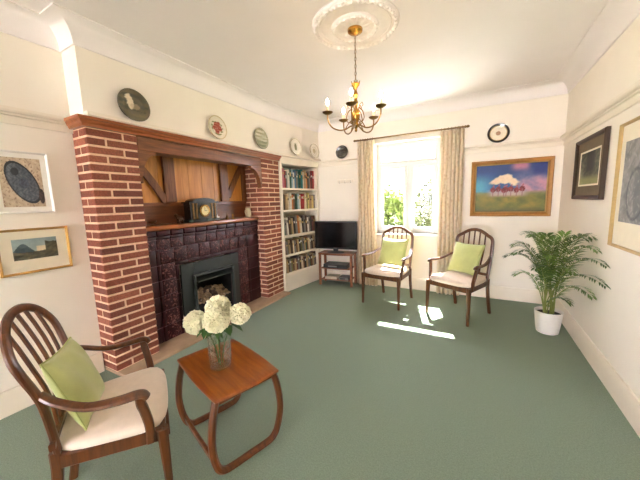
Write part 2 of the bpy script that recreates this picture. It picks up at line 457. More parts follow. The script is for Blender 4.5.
# ---- window in the back wall
win = bpy.data.objects.new('window_1', None); COL.objects.link(win); win['kind'] = 'structure'
FY = 4.55
def rect_frame(mb, x0, x1, z0, z1, w, y0, y1, bev=.006):
    mb.box((x0, y0, z0), (x0+w, y1, z1), bev); mb.box((x1-w, y0, z0), (x1, y1, z1), bev)
    mb.box((x0+w, y0, z0), (x1-w, y1, z0+w), bev); mb.box((x0+w, y0, z1-w), (x1-w, y1, z1), bev)
f = MB(); rect_frame(f, WX0, WX1, WZ0, WZ1, .045, FY, FY+.07)
f.box((WX0+.045, FY, 1.865), (WX1-.045, FY+.07, 1.915), .006); f.box((-.925, FY, WZ0+.045), (-.88, FY+.07, 1.865), .006)
f.build('window_frame', M['upvc'], win)
for x0, x1 in ((WX0+.045, -.925), (-.88, WX1-.045)):
    s_ = MB(); rect_frame(s_, x0, x1, WZ0+.045, 1.865, .05, FY-.018, FY+.05)
    so = s_.build('sash', M['upvc'], win)
    MB().box((x0+.05, FY+.02, WZ0+.095), (x1-.05, FY+.026, 1.815)).build('pane', M['pane'], so)
    hx = x1-.025 if x0 < -1.2 else x0+.025
    h = MB(); h.box((hx-.012, FY-.026, 1.33), (hx+.012, FY-.018, 1.4), .003); h.box((hx-.009, FY-.05, 1.29), (hx+.009, FY-.026, 1.385), .006)
    h.build('handle', M['upvc'], so)
s_ = MB(); rect_frame(s_, WX0+.045, WX1-.045, 1.915, WZ1-.045, .035, FY-.014, FY+.05)
so = s_.build('transom_sash', M['upvc'], win)
MB().box((WX0+.08, FY+.02, 1.95), (WX1-.08, FY+.026, WZ1-.08)).build('pane', M['pane'], so)
MB().box((WX0-.03, YB-.05, WZ0-.03), (WX1+.03, FY+.0, WZ0), .008, 2).build('window_sill', M['white'], win)
# ---- added window behind the camera, unseen, lets fill daylight into the room
w2 = bpy.data.objects.new('added_fill_window', None); COL.objects.link(w2); w2['kind'] = 'structure'
f = MB(); rect_frame(f, FX0, FX1, FZ0, FZ1, .05, YF-.14, YF-.07)
for x in (-1.425,): f.box((x, YF-.14, FZ0+.05), (x+.05, YF-.07, FZ1-.05))
f.build('window_frame', M['upvc'], w2)
for x0, x1 in ((FX0+.05, -1.425), (-1.375, FX1-.05)):
    MB().box((x0, YF-.11, FZ0+.05), (x1, YF-.104, FZ1-.05)).build('pane', M['pane'], w2)

# ---- outside
struct('ground', MB().box((-30, 7.2, -.62), (30, 40, -.5)), M['lawn'])
struct('bounce_ground', MB().box((-30, -6.0, -.62), (30, 7.19, -.5)), M['bounce_ground'])  # unseen pale ground, added to bounce light up to the ceiling
struct('front_bounce_ground', MB().box((-30, -40, -.62), (30, -6.01, -.5)), M['front_bounce'])  # unseen greyer ground, added to weaken the bounce through the front opening
def leaf_cloud(mb, c, r, n, size, rnd):
    for _ in range(n):
        v = Vector((rnd.gauss(0, 1), rnd.gauss(0, 1), rnd.gauss(0, 1))).normalized()
        k = rnd.uniform(.72, 1.06)*(1+.12*math.sin(5*v.x+3*v.z)+.1*math.sin(7*v.y))
        p = Vector((c[0]+v.x*r[0]*k, c[1]+v.y*r[1]*k, c[2]+v.z*r[2]*k))
        d = (v+Vector((rnd.uniform(-.8, .8), rnd.uniform(-.8, .8), rnd.uniform(-.8, .8)))).normalized()
        s = d.cross(Vector((rnd.random(), rnd.random(), 1))).normalized(); a = size*rnd.uniform(.7, 1.3)
        mb.add([p, p+d*a*.5+s*a*.32, p+d*a, p+d*a*.5-s*a*.32], [[0, 1, 2, 3]])
rnd = random.Random(3)
for (x, y, z, r, n, m_, lab) in [
    (-2.75, 9.9, .55, (1.05, .9, 1.15), 3600, 'bush2', 'rounded mid-green garden bush seen through the left window pane'),
    (-.35, 8.2, .75, (1.05, .9, 1.5), 5000, 'bush', 'yellow-green leafy bush filling the right window pane')]:
    t = thing('garden_bush', lab, 'bush', (x, y, -.5))
    b = MB(); leaf_cloud(b, (0, 0, z+.5), r, n, .15, rnd)
    for i in range(6):
        a = i*1.05; leaf_cloud(b, (math.cos(a)*r[0]*.5, math.sin(a)*r[1]*.5, z+.5+rnd.uniform(-.1, .5)), (r[0]*.5, r[1]*.5, r[2]*.5), n//8, .13, rnd)
    b.build('foliage', M[m_], t, smooth=None)
    s_ = MB()
    for i in range(4):
        a = i*1.6; s_.tube([(0.05*math.cos(a), .05*math.sin(a), 0), (.2*math.cos(a), .2*math.sin(a), z*.6+.3), (.4*math.cos(a), .4*math.sin(a), z+.6)], [.05, .035, .015], 7)
    s_.build('branches', M['bark'], t)

# ------------------------------------------------------------------ fireplace
HZ = .03
tag(MB().box((-2.885, Y1+.0, 0), (-2.40, Y4-.005, HZ), .006).build('hearth', M['hearth']), 'low pale stone hearth slab under the brick fireplace', 'hearth')
def pillar(ya, yb, label):
    t = thing('brick_pillar', label, 'pillar', (-2.70, (ya+yb)/2, HZ))
    xo, yo = -2.70, (ya+yb)/2
    x0, x1 = -2.88, XC
    z0, z1 = 0., 1.955-HZ
    MB().box((x0+.004-xo, ya+.004-yo, z0), (x1-.004-xo, yb-.004-yo, z1)).build('mortar_core', M['mortar'], t)
    b = MB(); n = 30; p = (z1-z0)/n; j = .0165; d = .03
    def fill(a, e, first):
        out = []; c = a; L_ = first
        while c < e-.02:
            q = min(c+L_, e)
            if e-q < .03: q = e
            out.append((c, q)); c = q+j; L_ = .235
        return out
    for k in range(n):
        za, zb = z0+k*p+j/2, z0+(k+1)*p-j/2
        odd = k % 2
        # front (faces the room)
        for a, e in fill(ya, yb, .245 if odd else .118):
            cx = a <= ya+1e-6; ce = e >= yb-1e-6
            b.box((x1-d-xo, a-yo, za), (x1-xo, e-yo, zb), .0025)
        # two side faces: run along x from the front corner backwards
        for yy, s in ((ya, 1), (yb, -1)):
            firsts = .105 if (odd if s == 1 else True and not odd) else .225
            for a, e in fill(0, x1-d-.002-x0, firsts-d):
                xa, xb = x1-d-.002-e, x1-d-.002-a
                y_0, y_1 = (yy, yy+d) if s == 1 else (yy-d, yy)
                b.box((xa-xo, y_0-yo, za), (xb-xo, y_1-yo, zb), .0025)
    b.build('bricks', M['brick'], t, smooth=None)
    return t
pillar(Y1, Y2, 'red brick fireplace pillar on the left, beside the two framed pictures')
pillar(Y3, Y4, 'red brick fireplace pillar on the right, beside the white bookcase')

# lintel
t = thing('timber_lintel', 'dark oak beam with red-brown crown moulding across both brick pillars', 'beam', (XC, 2.3, 1.96))
def L_(x, y, z): return (x-XC, y-2.3, z-1.96)
MB().box(L_(-2.70, Y2+.004, 1.84), L_(-2.532, Y3-.004, 1.955), .004).build('beam', M['oak'], t)
cr = MB()
prof = [(0.0, 1.957), (.02, 1.957), (.026, 1.975), (.04, 1.985), (.046, 1.998), (.06, 2.002), (.06, 2.02), (0, 2.02)]
path = [(XL+.003, Y1-.004), (XC, Y1-.004), (XC, Y4+.002)]
tmp = MB().sweep(path, prof)
tmp.box((XL+.01, Y1, 1.957), (XC, Y4, 2.02))
cr.add([L_(*v) for v in tmp.v], tmp.f); cr.build('crown_moulding', M['crown'], t, smooth=.4)
def bracket(ya, s, w_):
    pts = [(ya, 1.838)]; W, Hh = w_, .26
    pts.append((ya+s*W, 1.838)); pts.append((ya+s*W, 1.815))
    for i in range(11):
        a = PI/2*i/10
        pts.append((ya+s*(W-(W-.02)*math.sin(a)), 1.815-(Hh-.01)*(1-math.cos(a))))
    pts.append((ya, 1.838-Hh))
    b = MB().prism([(p[0]-2.3, p[1]-1.96) for p in pts], -2.60-XC, -2.535-XC, 0)
    b.build('bracket', M['oak'], t, smooth=.5)
bracket(Y2+.002, 1, .16); bracket(Y3-.002, -1, .2)

# overmantel
t = thing('overmantel_panelling', 'golden wood panelling with dark timber posts and curved braces above the mantelpiece', 'panelling', (-2.85, 2.304, 1.18))
def O_(x, y, z): return (x+2.85, y-2.304, z-1.18)
b = MB(); n = 9; w = (Y3-Y2-.01)/n
for i in range(n):
    a = Y2+.005+i*w; b.box(O_(-2.885, a+.001, 1.385), O_(-2.85, a+w-.001, 1.955), .002)
b.build('boards', M['panel'], t)
MB().box(O_(-2.885, Y2+.005, 1.182), O_(-2.845, Y3-.005, 1.38), .002).build('lower_panel', M['dkpanel'], t)
MB().box(O_(-2.885, Y2+.005, 1.36), O_(-2.825, Y3-.005, 1.40), .005).build('rail', M['oak'], t)
for a, e in ((1.905, 2.03), (2.655, 2.78), (Y2+.006, 1.56), (Y3-.07, Y3-.006)):
    MB().box(O_(-2.849, a, 1.401), O_(-2.815, e, 1.95), .004).build('post', M['oakz'], t)
for s, p in ((1, [(1.56, 1.86), (1.66, 1.76), (1.80, 1.58), (1.905, 1.405)]), (-1, [(3.05, 1.86), (2.97, 1.76), (2.86, 1.59), (2.78, 1.46)])):
    c = smoothpath([(0, q[0], q[1]) for q in p], 5)
    lft, rgt = [], []
    for i, q in enumerate(c):
        T = (c[min(i+1, len(c)-1)]-c[max(i-1, 0)]).normalized(); nn = Vector((0, -T.z, T.y))
        lft.append(O_(-2.848, *(q+nn*.034).yz)); rgt.append(O_(-2.848, *(q-nn*.034).yz))
    MB().strip(lft, rgt, .028, (1, 0, 0)).build('curved_brace', M['oakz'], t)

# mantel shelf
t = thing('mantelpiece', 'polished wooden mantel shelf above the burgundy tiled fireplace', 'shelf', (-2.75, 2.304, 1.135))
MB().box((-.13, -.80, 0), (.13, .80, .045), .012, 3).build('shelf_board', M['mantel'], t)

# tiled surround
TX = -2.655     # tile face plane
t = thing('tiled_surround', 'glossy burgundy tiled fireplace surround between the brick pillars', 'fireplace', (TX, 2.304, HZ))
def T_(x, y, z): return (x-TX, y-2.304, z-HZ)
GY0, GY1, GZ = 1.86, 2.685, .765
g = MB()
g.box(T_(-2.885, Y2+.006, HZ+.001), T_(TX-.008, GY0, 1.13)); g.box(T_(-2.885, GY1, HZ+.001), T_(TX-.008, Y3-.006, 1.13))
g.box(T_(-2.885, GY0, GZ), T_(TX-.008, GY1, 1.13))
g.build('grout', M['grout'], t, smooth=None)
pl, rl, cp = MB(), MB(), MB()
def tiles(mb, y0, y1, z0, z1, ny, nz, th=.008):
    for i in range(ny):
        for k in range(nz):
            a = y0+(y1-y0)*i/ny; e = y0+(y1-y0)*(i+1)/ny; c = z0+(z1-z0)*k/nz; d = z0+(z1-z0)*(k+1)/nz
            mb.box(T_(TX-.008, a+.002, c+.002), T_(TX-.008+th, e-.002, d-.002), .003, 2)
ya, yb = Y2+.008, Y3-.008
for nm, mm, args in (
    ('edging_tiles', 'tile', (GY0-.035, GY0, HZ+.002, GZ, 1, 5, .012)), ('edging_tiles', 'tile', (GY1, GY1+.035, HZ+.002, GZ, 1, 5, .012)),
    ('edging_tiles', 'tile', (GY0-.035, GY1+.035, GZ, GZ+.035, 6, 1, .012)),
    ('relief_tiles', 'reltile', (GY0-.185, GY0-.035, HZ+.002, .80, 1, 5)), ('relief_tiles', 'reltile', (GY1+.035, GY1+.185, HZ+.002, .80, 1, 5)),
    ('relief_tiles', 'reltile', (GY0-.185, GY1+.185, .80, .95, 8, 1)),
    ('border_tiles', 'tile', (GY0-.225, GY0-.185, HZ+.002, .95, 1, 6, .012)), ('border_tiles', 'tile', (GY1+.185, GY1+.225, HZ+.002, .95, 1, 6, .012)),
    ('plain_tiles', 'tile', (ya, GY0-.225, HZ+.002, .95, 1, 6)), ('plain_tiles', 'tile', (GY1+.225, yb, HZ+.002, .95, 1, 6)),
    ('frieze_tiles', 'reltile', (ya, yb, .95, 1.045, 11, 1)), ('border_tiles', 'tile', (ya, yb, 1.045, 1.075, 11, 1, .014))):
    q_ = MB(); tiles(q_, *args); q_.build(nm, M[mm], t)
for i in range(11):
    a = ya+(yb-ya)*i/11; e = ya+(yb-ya)*(i+1)/11
    cp.box(T_(TX-.008, a+.0015, 1.077), T_(TX+.022, e-.0015, 1.133), .014, 4)
cp.build('cap_tiles', M['tile'], t)

# gas fire
t = thing('gas_fire', 'grey metal inset fire with a hood bar and bed of pale coals', 'fire', (TX, 2.272, HZ))
def G_(x, y, z): return (x-TX, y-2.272, z-HZ)
OY0, OY1, OZ = 2.02, 2.555, .60
fp = MB()
X0, X1 = TX+.002, TX+.022
fp.box(G_(X0, GY0+.005, HZ+.001), G_(X1, OY0, GZ-.005), .004); fp.box(G_(X0, OY1, HZ+.001), G_(X1, GY1-.005, GZ-.005), .004)
fp.box(G_(X0, OY0, OZ), G_(X1, OY1, GZ-.005), .004); fp.box(G_(X0, OY0, HZ+.001), G_(X1, OY1, .12), .004)
fp.build('face_plate', M['metal'], t)
rm = MB(); w = .026
rm.box(G_(X1, OY0-w, .10), G_(X1+.03, OY0, OZ+w), .005); rm.box(G_(X1, OY1, .10), G_(X1+.03, OY1+w, OZ+w), .005)
rm.box(G_(X1, OY0, OZ), G_(X1+.03, OY1, OZ+w), .005)
rm.build('rim', M['metal2'], t)
fbx = MB()
fbx.box(G_(-2.88, OY0, .12), G_(-2.87, OY1, OZ)); fbx.box(G_(-2.87, OY0, .12), G_(X0, OY0+.008, OZ)); fbx.box(G_(-2.87, OY1-.008, .12), G_(X0, OY1, OZ))
fbx.box(G_(-2.87, OY0, OZ-.008), G_(X0, OY1, OZ)); fbx.box(G_(-2.87, OY0+.008, .12), G_(X0, OY1-.008, .13))
fbx.build('firebox', M['black'], t)
hd = MB().prism([(G_(X1+.045, 0, 0)[0], OZ-.062-HZ), (G_(X1+.05, 0, 0)[0], OZ-.05-HZ), (G_(X0-.01, 0, 0)[0], OZ-.015-HZ), (G_(X0-.02, 0, 0)[0], OZ-.03-HZ)], 0, 1, 1)
hd2 = MB(); hd2.add([(v[0], (OY0+.012-2.272) if v[1] == 0 else (OY1-.012-2.272), v[2]) for v in hd.v], hd.f)
hd2.build('hood', M['metal2'], t)
MB().box(G_(-2.80, OY0+.01, .132), G_(X0-.002, OY1-.01, .27), .01).build('coal_tray', M['black'], t)
rc = random.Random(11)
protos = []
for q in range(4):
    b = MB(); b.ball((0, 0, 0), .026, 9, 6, (1, .8, .7))
    b.v = [tuple(Vector(v)*(1+.15*math.sin(40*v[0]+q)+.12*math.cos(55*v[1]+2*q))) for v in b.v]
    protos.append((b.mesh('coal', M['coal'] if q < 3 else M['coal2'])))
k = 0
for row in range(5):
    for i in range(14):
        y = OY0+.03+i*(OY1-OY0-.06)/13+rc.uniform(-.008, .008)
        x = X0-.028-row*.03+rc.uniform(-.006, .006)
        z = .285+.024*row*(1-.15*abs(i-6.5)/6.5)+rc.uniform(-.004, .012)-.03*abs(i-6.5)/6.5
        o = bpy.data.objects.new('coal', protos[rc.choice((0, 1, 2, 0, 3))]); COL.objects.link(o); o.parent = t
        o.location = G_(x, y, z); o.rotation_euler = (rc.uniform(0, 6), rc.uniform(0, 6), rc.uniform(0, 6))

# ------------------------------------------------------------------ mantel ornaments
MZ = 1.1802
t = thing('mantel_clock', 'black slate mantel clock with an arched top and round cream dial', 'clock', (-2.695, 2.225, MZ), PI/2)
t.scale = (1.08, 1.08, 1.1)
# local: front faces -y, x along the shelf
MB().box((-.19, -.06, 0), (.19, .06, .03), .004).build('plinth', M['slategreen'], t)
MB().box((-.165, -.05, .03), (.165, .05, .185), .003).build('case', M['slate'], t)
b = MB(); pts = [(-.18, .185), (.18, .185), (.18, .2)]
for i in range(13):
    a = PI*i/12; pts.append((.14*math.cos(a), .2+.035*math.sin(a)))
pts.append((-.18, .2)); b.prism(pts, -.058, .058, 1); b.build('arched_top', M['slate'], t, smooth=.4)
for x in (-.135, -.095, .095, .135):
    MB().lathe([(.011, .032), (.011, .04), (.007, .045), (.007, .17), (.011, .175), (.011, .184)], (x, -.054, 0), 10).build('column', M['brassdk'], t)
rx = Matrix.Translation((0, -.051, .108)) @ Matrix.Rotation(PI/2, 4, 'X')
MB().lathe([(.044, 0), (.06, 0), (.063, .006), (.058, .012), (.05, .014), (.046, .008)], n=28, mtx=rx, cap=False).build('bezel', M['brass'], t)
d = MB().lathe([(.0, .004), (.05, .004), (.05, 0), (0, 0)], n=28, mtx=rx, cap=False).build('dial', M['dial'], t)
hnd = MB(); hnd.box((-.002, -.058, .106), (.002, -.0565, .142)); hnd.box((0, -.0585, .106), (.026, -.057, .110))
for i in range(12):
    a = i*PI/6; hnd.box((.041*math.sin(a)-.002, -.0575, .108+.041*math.cos(a)-.002), (.041*math.sin(a)+.002, -.056, .108+.041*math.cos(a)+.002))
hnd.build('hands', M['slate'], d)

def orn(name, label, y, prof, m, x=-2.71, n=14, extra=None):
    t = thing(name, label, 'ornament', (x, y, MZ), PI/2)
    MB().lathe(prof, n=n).build('body', m, t)
    if extra: extra(t)
    return t
def animal(t, m):
    b = MB(); b.ball((0, 0, .05), .03, 10, 7, (1.3, .8, .9)); b.ball((-.04, 0, .082), .018, 9, 6); b.tube([(-.028, 0, .06), (-.038, 0, .08)], [.016, .014], 8)
    for x in (-.02, .022):
        for y in (-.012, .012): b.tube([(x, y, .04), (x, y, .0)], [.009, .007], 7)
    b.build('body', m, t)
t = thing('animal_figurine', 'small dark bronze animal figurine left of the black clock', 'ornament', (-2.70, 1.955, MZ), PI/2); animal(t, M['bronze'])
t = thing('bird_figurine', 'tiny white china bird just right of the black clock', 'ornament', (-2.70, 2.45, MZ), PI/2)
b = MB(); b.ball((0, 0, .025), .02, 10, 7, (1.1, .8, 1.1)); b.ball((-.008, 0, .055), .012, 9, 6); b.tube([(-.018, 0, .055), (-.03, 0, .053)], [.004, .001], 6); b.tube([(.01, 0, .03), (.035, 0, .035)], [.01, .004], 7)
b.build('body', M['pot'], t)
orn('brass_bell', 'small brass bell ornament in the middle right of the mantel shelf', 2.615,
    [(.022, 0), (.024, .004), (.018, .015), (.013, .035), (.008, .042), (.004, .046), (.006, .058), (.003, .066), (.005, .072), (.0, .076)], M['brassdk'])
orn('brass_candlestick', 'little brass candlestick next to the bell on the mantel shelf', 2.69,
    [(.02, 0), (.02, .006), (.007, .012), (.006, .03), (.01, .036), (.006, .042), (.008, .055), (.012, .058), (.012, .062), (0, .062)], M['brass'], x=-2.69)
def jugh(t):
    MB().tube(bez([(-.035, 0, .1), (-.075, 0, .1), (-.07, 0, .04), (-.034, 0, .035)]), .005, 8).build('handle', M['candle'], t)
orn('cream_jug', 'cream china jug at the right end of the mantel shelf', 3.03,
    [(.028, 0), (.034, .005), (.038, .04), (.034, .085), (.032, .11), (.036, .125), (.033, .125), (.028, .1), (.0, .1)], M['candle'], x=-2.74, extra=jugh)
orn('silver_dish', 'little silver dish at the left end of the mantel shelf', 1.66,
    [(.02, 0), (.02, .004), (.006, .01), (.006, .02), (.03, .03), (.042, .045), (.04, .047), (.028, .034), (0, .03)], M['chain'], x=-2.70)

# ------------------------------------------------------------------ bookcase
AB = math.atan2(XBC-XC, YB-3.3)           # skew of that wall
BR = PI/2-AB
bx0, by0 = XC+math.tan(AB)*(Y4+.012-3.3), Y4+.012
t = thing('bookcase', 'built-in white bookcase with five shelves of books in the corner', 'bookcase', (bx0, by0, 0), BR)
LEN = (YB-by0)/math.cos(AB)-.035; DEP = .27
MB().box((0, 0, 0), (.028, DEP, 1.99), .003).build('side_panel', M['bookwhite'], t)
MB().box((LEN-.045, 0, 0), (LEN, DEP, 1.99), .003).build('side_panel', M['bookwhite'], t)
MB().box((.028, DEP-.012, .05), (LEN-.045, DEP, 1.96)).build('back_panel', M['bookwhite'], t)
MB().box((-.004, -.012, 1.92), (LEN, DEP, 2.018), .004).build('top_fascia', M['bookwhite'], t)
MB().box((.028, .004, 0), (LEN-.045, .03, .262), .004).build('plinth', M['bookwhite'], t)
SH = [.275, .565, .865, 1.25, 1.575]       # shelf top heights
for z in SH: MB().box((.029, .002, z-.028), (LEN-.046, DEP-.013, z), .003).build('shelf', M['bookwhite'], t)
ONE = ['first', 'second', 'third', 'fourth', 'fifth', 'sixth', 'seventh', 'eighth', 'ninth', 'tenth', 'eleventh', 'twelfth', 'thirteenth',
       'fourteenth', 'fifteenth', 'sixteenth', 'seventeenth', 'eighteenth', 'nineteenth', 'twentieth', 'twenty-first', 'twenty-second', 'twenty-third', 'twenty-fourth', 'twenty-fifth', 'twenty-sixth', 'twenty-seventh', 'twenty-eighth', 'twenty-ninth', 'thirtieth']
BC = {'pink': (206, 120, 132), 'red': (170, 48, 48), 'teal': (44, 120, 120), 'white': (226, 218, 204), 'blue': (84, 120, 150), 'pale blue': (158, 182, 192),
      'dark green': (44, 82, 66), 'brown': (112, 78, 54), 'tan': (182, 152, 112), 'cream': (222, 204, 170), 'black': (42, 38, 36), 'grey': (128, 122, 114),
      'maroon': (104, 44, 44), 'olive': (122, 116, 72), 'orange': (196, 118, 62), 'dark brown': (74, 54, 42), 'pale yellow': (216, 194, 120)}
BM = {k: mat('book_cover_'+k.replace(' ', '_'), v, .55, .12, 25) for k, v in BC.items()}
BM2 = {k: mat('spine_label_'+k.replace(' ', '_'), v, .5, .05, 25) for k, v in (('gold', (206, 176, 110)), ('white', (232, 226, 214)), ('dark', (44, 38, 34)))}
rows = [
    ('top', 1.575, .30, ['pink', 'pink', 'red', 'grey', 'white', 'dark green', 'pale blue', 'white', 'blue', 'grey', 'teal', 'dark green', 'teal', 'white', 'tan', 'orange', 'black', 'grey', 'red', 'maroon', 'red'], 'mix'),
    ('second', 1.25, .26, ['olive', 'dark brown', 'tan', 'cream', 'white', 'orange', 'brown', 'dark green', 'pale blue', 'white', 'red', 'red', 'cream', 'olive', 'pale yellow', 'tan', 'pale yellow', 'grey'], 'mix'),
    ('third', .865, .29, ['dark green', 'grey', 'white', 'dark brown', 'olive', 'tan', 'black', 'grey', 'orange', 'cream', 'white', 'black', 'grey', 'dark brown', 'white', 'grey', 'black', 'maroon', 'brown'], 'lean'),
    ('fourth', .565, .235, ['brown', 'grey', 'olive', 'tan', 'dark brown', 'cream', 'grey', 'brown', 'tan', 'black', 'olive', 'grey', 'tan', 'dark green', 'brown', 'cream', 'grey', 'dark brown', 'tan', 'maroon'], 'lean'),
    ('bottom', .275, .235, ['brown', 'tan', 'dark brown', 'grey', 'olive', 'brown', 'tan', 'maroon', 'grey', 'dark brown', 'cream', 'brown', 'black', 'tan', 'grey', 'dark green', 'brown', 'tan', 'grey', 'dark brown'], 'lean')]
rb = random.Random(5)
BMAT = Matrix.Translation((bx0, by0, 0)) @ Matrix.Rotation(BR, 4, 'Z')
def book_mesh(w, h, d, cover, lab):
    """cover: spine at y=0, open top/front edges; local origin bottom left front"""
    b = MB(); c = .0022
    b.box((0, 0, 0), (c, d, h)); b.box((w-c, 0, 0), (w, d, h))
    pts = [(c, .004), (w*.2, .001), (w*.5, 0), (w*.8, .001), (w-c, .004), (w-c, .006), (c, .006)]
    b.prism(pts, 0, h, 2)
    return b
for (rn, z, hmax, cols, mode) in rows:
    LEAN = math.radians(4.5) if mode == 'lean' else 0.
    x = .033+hmax*.96*math.sin(LEAN); end = LEN-.05
    n = len(cols); avg = (end-x-.006)/n
    for i, cname in enumerate(cols):
        w = (avg*math.cos(LEAN)-.0012)*rb.uniform(.8, 1.); h = hmax*rb.uniform(.80, 1.0); d = min(.2, h*.7)
        ang = -LEAN
        hname = 'tall' if h > hmax*.94 else ('short' if h < hmax*.86 else 'medium-height')
        lab = f'{hname} {cname} book, {ONE[i]} from the left on the {rn} shelf of the bookcase'
        yfront = .03+rb.uniform(0, .025)
        p = BMAT @ Vector((x, yfront, z+.0008))
        tk = thing('book', lab, 'book', p, 0, 'books in the white bookcase')
        tk.rotation_euler = (Matrix.Rotation(BR, 4, 'Z') @ Matrix.Rotation(ang, 4, 'Y')).to_euler()
        book_mesh(w, h, d, cname, None).build('cover', BM[cname], tk)
        MB().box((.0024, .0062, .003), (w-.0024, d-.003, h-.003)).build('pages', M['pages'], tk, smooth=None)
        lm = BM2[rb.choice(['gold', 'white', 'dark'] if cname not in ('white', 'cream', 'pale yellow', 'tan') else ['dark', 'gold'])]
        sl = MB(); za = h*rb.uniform(.55, .72)
        sl.box((w*.18, -.0008, za), (w*.82, .0022, za+h*rb.uniform(.08, .2)))
        sl.build('spine_label', lm, tk, smooth=None)
        x += avg
p = BMAT @ Vector((.17, .012, 1.2506))
t = thing('china_cup', 'small white cup in front of the books on the second shelf', 'cup', p, BR)
MB().lathe([(.0, 0), (.012, 0), (.014, .003), (.014, .03), (.018, .038), (.016, .038), (.012, .03), (0, .006)], n=14).build('bowl', M['pot'], t)

# ------------------------------------------------------------------ plates standing on the rails
 
def hash2(x, y): return math.sin(x*12.9+y*78.2)*.5+.5
def plate(label, loc, rz, R, fn, tilt=6., group=None):
    t = thing('wall_plate', label, 'plate', loc, rz)
    t.rotation_euler = (math.radians(-tilt), 0, rz)
    b = MB(); nr, ns = 16, 40
    prof = [(0, .010)]+[(R*i/nr, .010-.0 if i/nr < .6 else .010-.014*((i/nr-.6)/.4)) for i in range(1, nr+1)]
    vs, cs = [], []
    for r, d in prof:
        for j in range(ns):
            a = 2*PI*j/ns; vs.append((r*math.cos(a), -.008-(.010-d), R+r*math.sin(a)))
            cs.append(lin(fn(r/R, math.cos(a)*r/R, math.sin(a)*r/R)))
    k = len(prof)
    for r, d in ((R*.98, .0), (R*.55, .006), (0, .006)):
        for j in range(ns):
            a = 2*PI*j/ns; vs.append((r*math.cos(a), -.003-(.006-d)*2*(.5 if r else .5), R+r*math.sin(a))); cs.append(lin(fn(.97, 2, 2)))
    k += 3
    fs = [[i*ns+j, i*ns+(j+1) % ns, (i+1)*ns+(j+1) % ns, (i+1)*ns+j] for i in range(k-1) for j in range(ns)]
    b.add(vs, fs, cs); b.build('dish', M['china'], t, smooth=.9)
    return t
def mixc(a, b, t): t = max(0, min(1, t)); return tuple(a[i]*(1-t)+b[i]*t for i in range(3))
def p_bird(r, x, y):
    if r > .88: return (92, 84, 66)
    c = mixc((98, 88, 60), (66, 66, 50), hash2(round(x*5), round(y*5)))
    if y < -.35: c = mixc(c, (120, 108, 78), .6)
    if ((x+.18)/.2)**2+((y-.15)/.42)**2 < 1: c = (226, 208, 178)
    if (x+.28)**2+(y-.5)**2 < .03: c = (226, 208, 178)
    if ((x-.1)/.3)**2+((y+.05)/.18)**2 < 1: c = mixc(c, (196, 172, 140), .6)
    return c
def p_floral(r, x, y):
    c = (232, 220, 198)
    if .9 < r: return (206, 186, 150)
    for cx, cy, q in ((-.1, .2, .26), (.25, -.05, .25), (-.05, -.3, .24), (.2, .35, .17), (-.35, -.05, .18)):
        d = math.hypot(x-cx, y-cy)
        if d < q: c = mixc((150, 62, 52), (190, 116, 92), hash2(round(x*9), round(y*9)))
    if c == (232, 220, 198) and .45 < r < .68 and hash2(round(x*7), round(y*7)) > .6: c = (140, 140, 96)
    return c
def p_scene(r, x, y):
    if r > .86: return mixc((186, 180, 152), (142, 142, 116), hash2(round(x*8), round(y*8)))
    c = mixc((214, 206, 182), (150, 146, 116), hash2(round(x*4), round(y*6)))
    if y < -.2: c = mixc(c, (104, 110, 80), .5)
    return c
def p_fig(r, x, y):
    if r > .9: return (200, 186, 152)
    if r > .55: return (236, 228, 208)
    if (x/.22)**2+(y/.42)**2 < 1: return mixc((150, 150, 112), (120, 118, 90), hash2(round(x*8), round(y*8)))
    return (228, 220, 196)
def p_plain(r, x, y):
    if r > .88: return (196, 180, 148)
    if .5 < r < .58: return (196, 184, 156)
    if r < .35: return mixc((214, 200, 172), (180, 164, 130), hash2(round(x*6), round(y*6)))
    return (236, 226, 206)
def p_black(r, x, y):
    if r > .85: return (46, 44, 42)
    return mixc((36, 36, 36), (98, 94, 84), 1 if (hash2(round(x*6), round(y*6)) > .72) else 0)
def p_rim(r, x, y):
    if r > .76: return (40, 36, 32)
    if r > .71: return (190, 160, 100)
    if r < .24: return mixc((190, 130, 110), (150, 130, 90), hash2(round(x*9), round(y*9)))
    return (238, 226, 202)
PX = XC+.038
plate('large dark olive plate with a pale bird, standing leftmost above the fireplace beam', (PX, 1.483, 2.056), PI/2, .128, p_bird)
plate('cream plate with red-brown flowers, standing mid-way above the fireplace beam', (PX, 2.356, 2.061), PI/2, .125, p_floral)
plate('grey-green scenic plate standing above the right brick pillar', (PX, 3.085, 2.061), PI/2, .134, p_scene)
def bcw(u): return (XC+math.tan(AB)*(u-3.3)+.038*math.cos(AB), u)
x_, y_ = bcw(3.80); plate('white plate with a green figure motif, above the left part of the bookcase', (x_, y_, 2.061), BR, .125, p_fig)
x_, y_ = bcw(4.255); plate('cream ringed plate in the corner above the right end of the bookcase', (x_, y_, 2.061), BR, .118, p_plain)
plate('round black plate on the back wall rail left of the curtains', (-1.925, YB-.038, 2.031), 0, .105, p_black)
plate('black-rimmed cream plate on the back wall rail above the meadow painting', (.212, YB-.038, 2.029), 0, .12, p_rim)

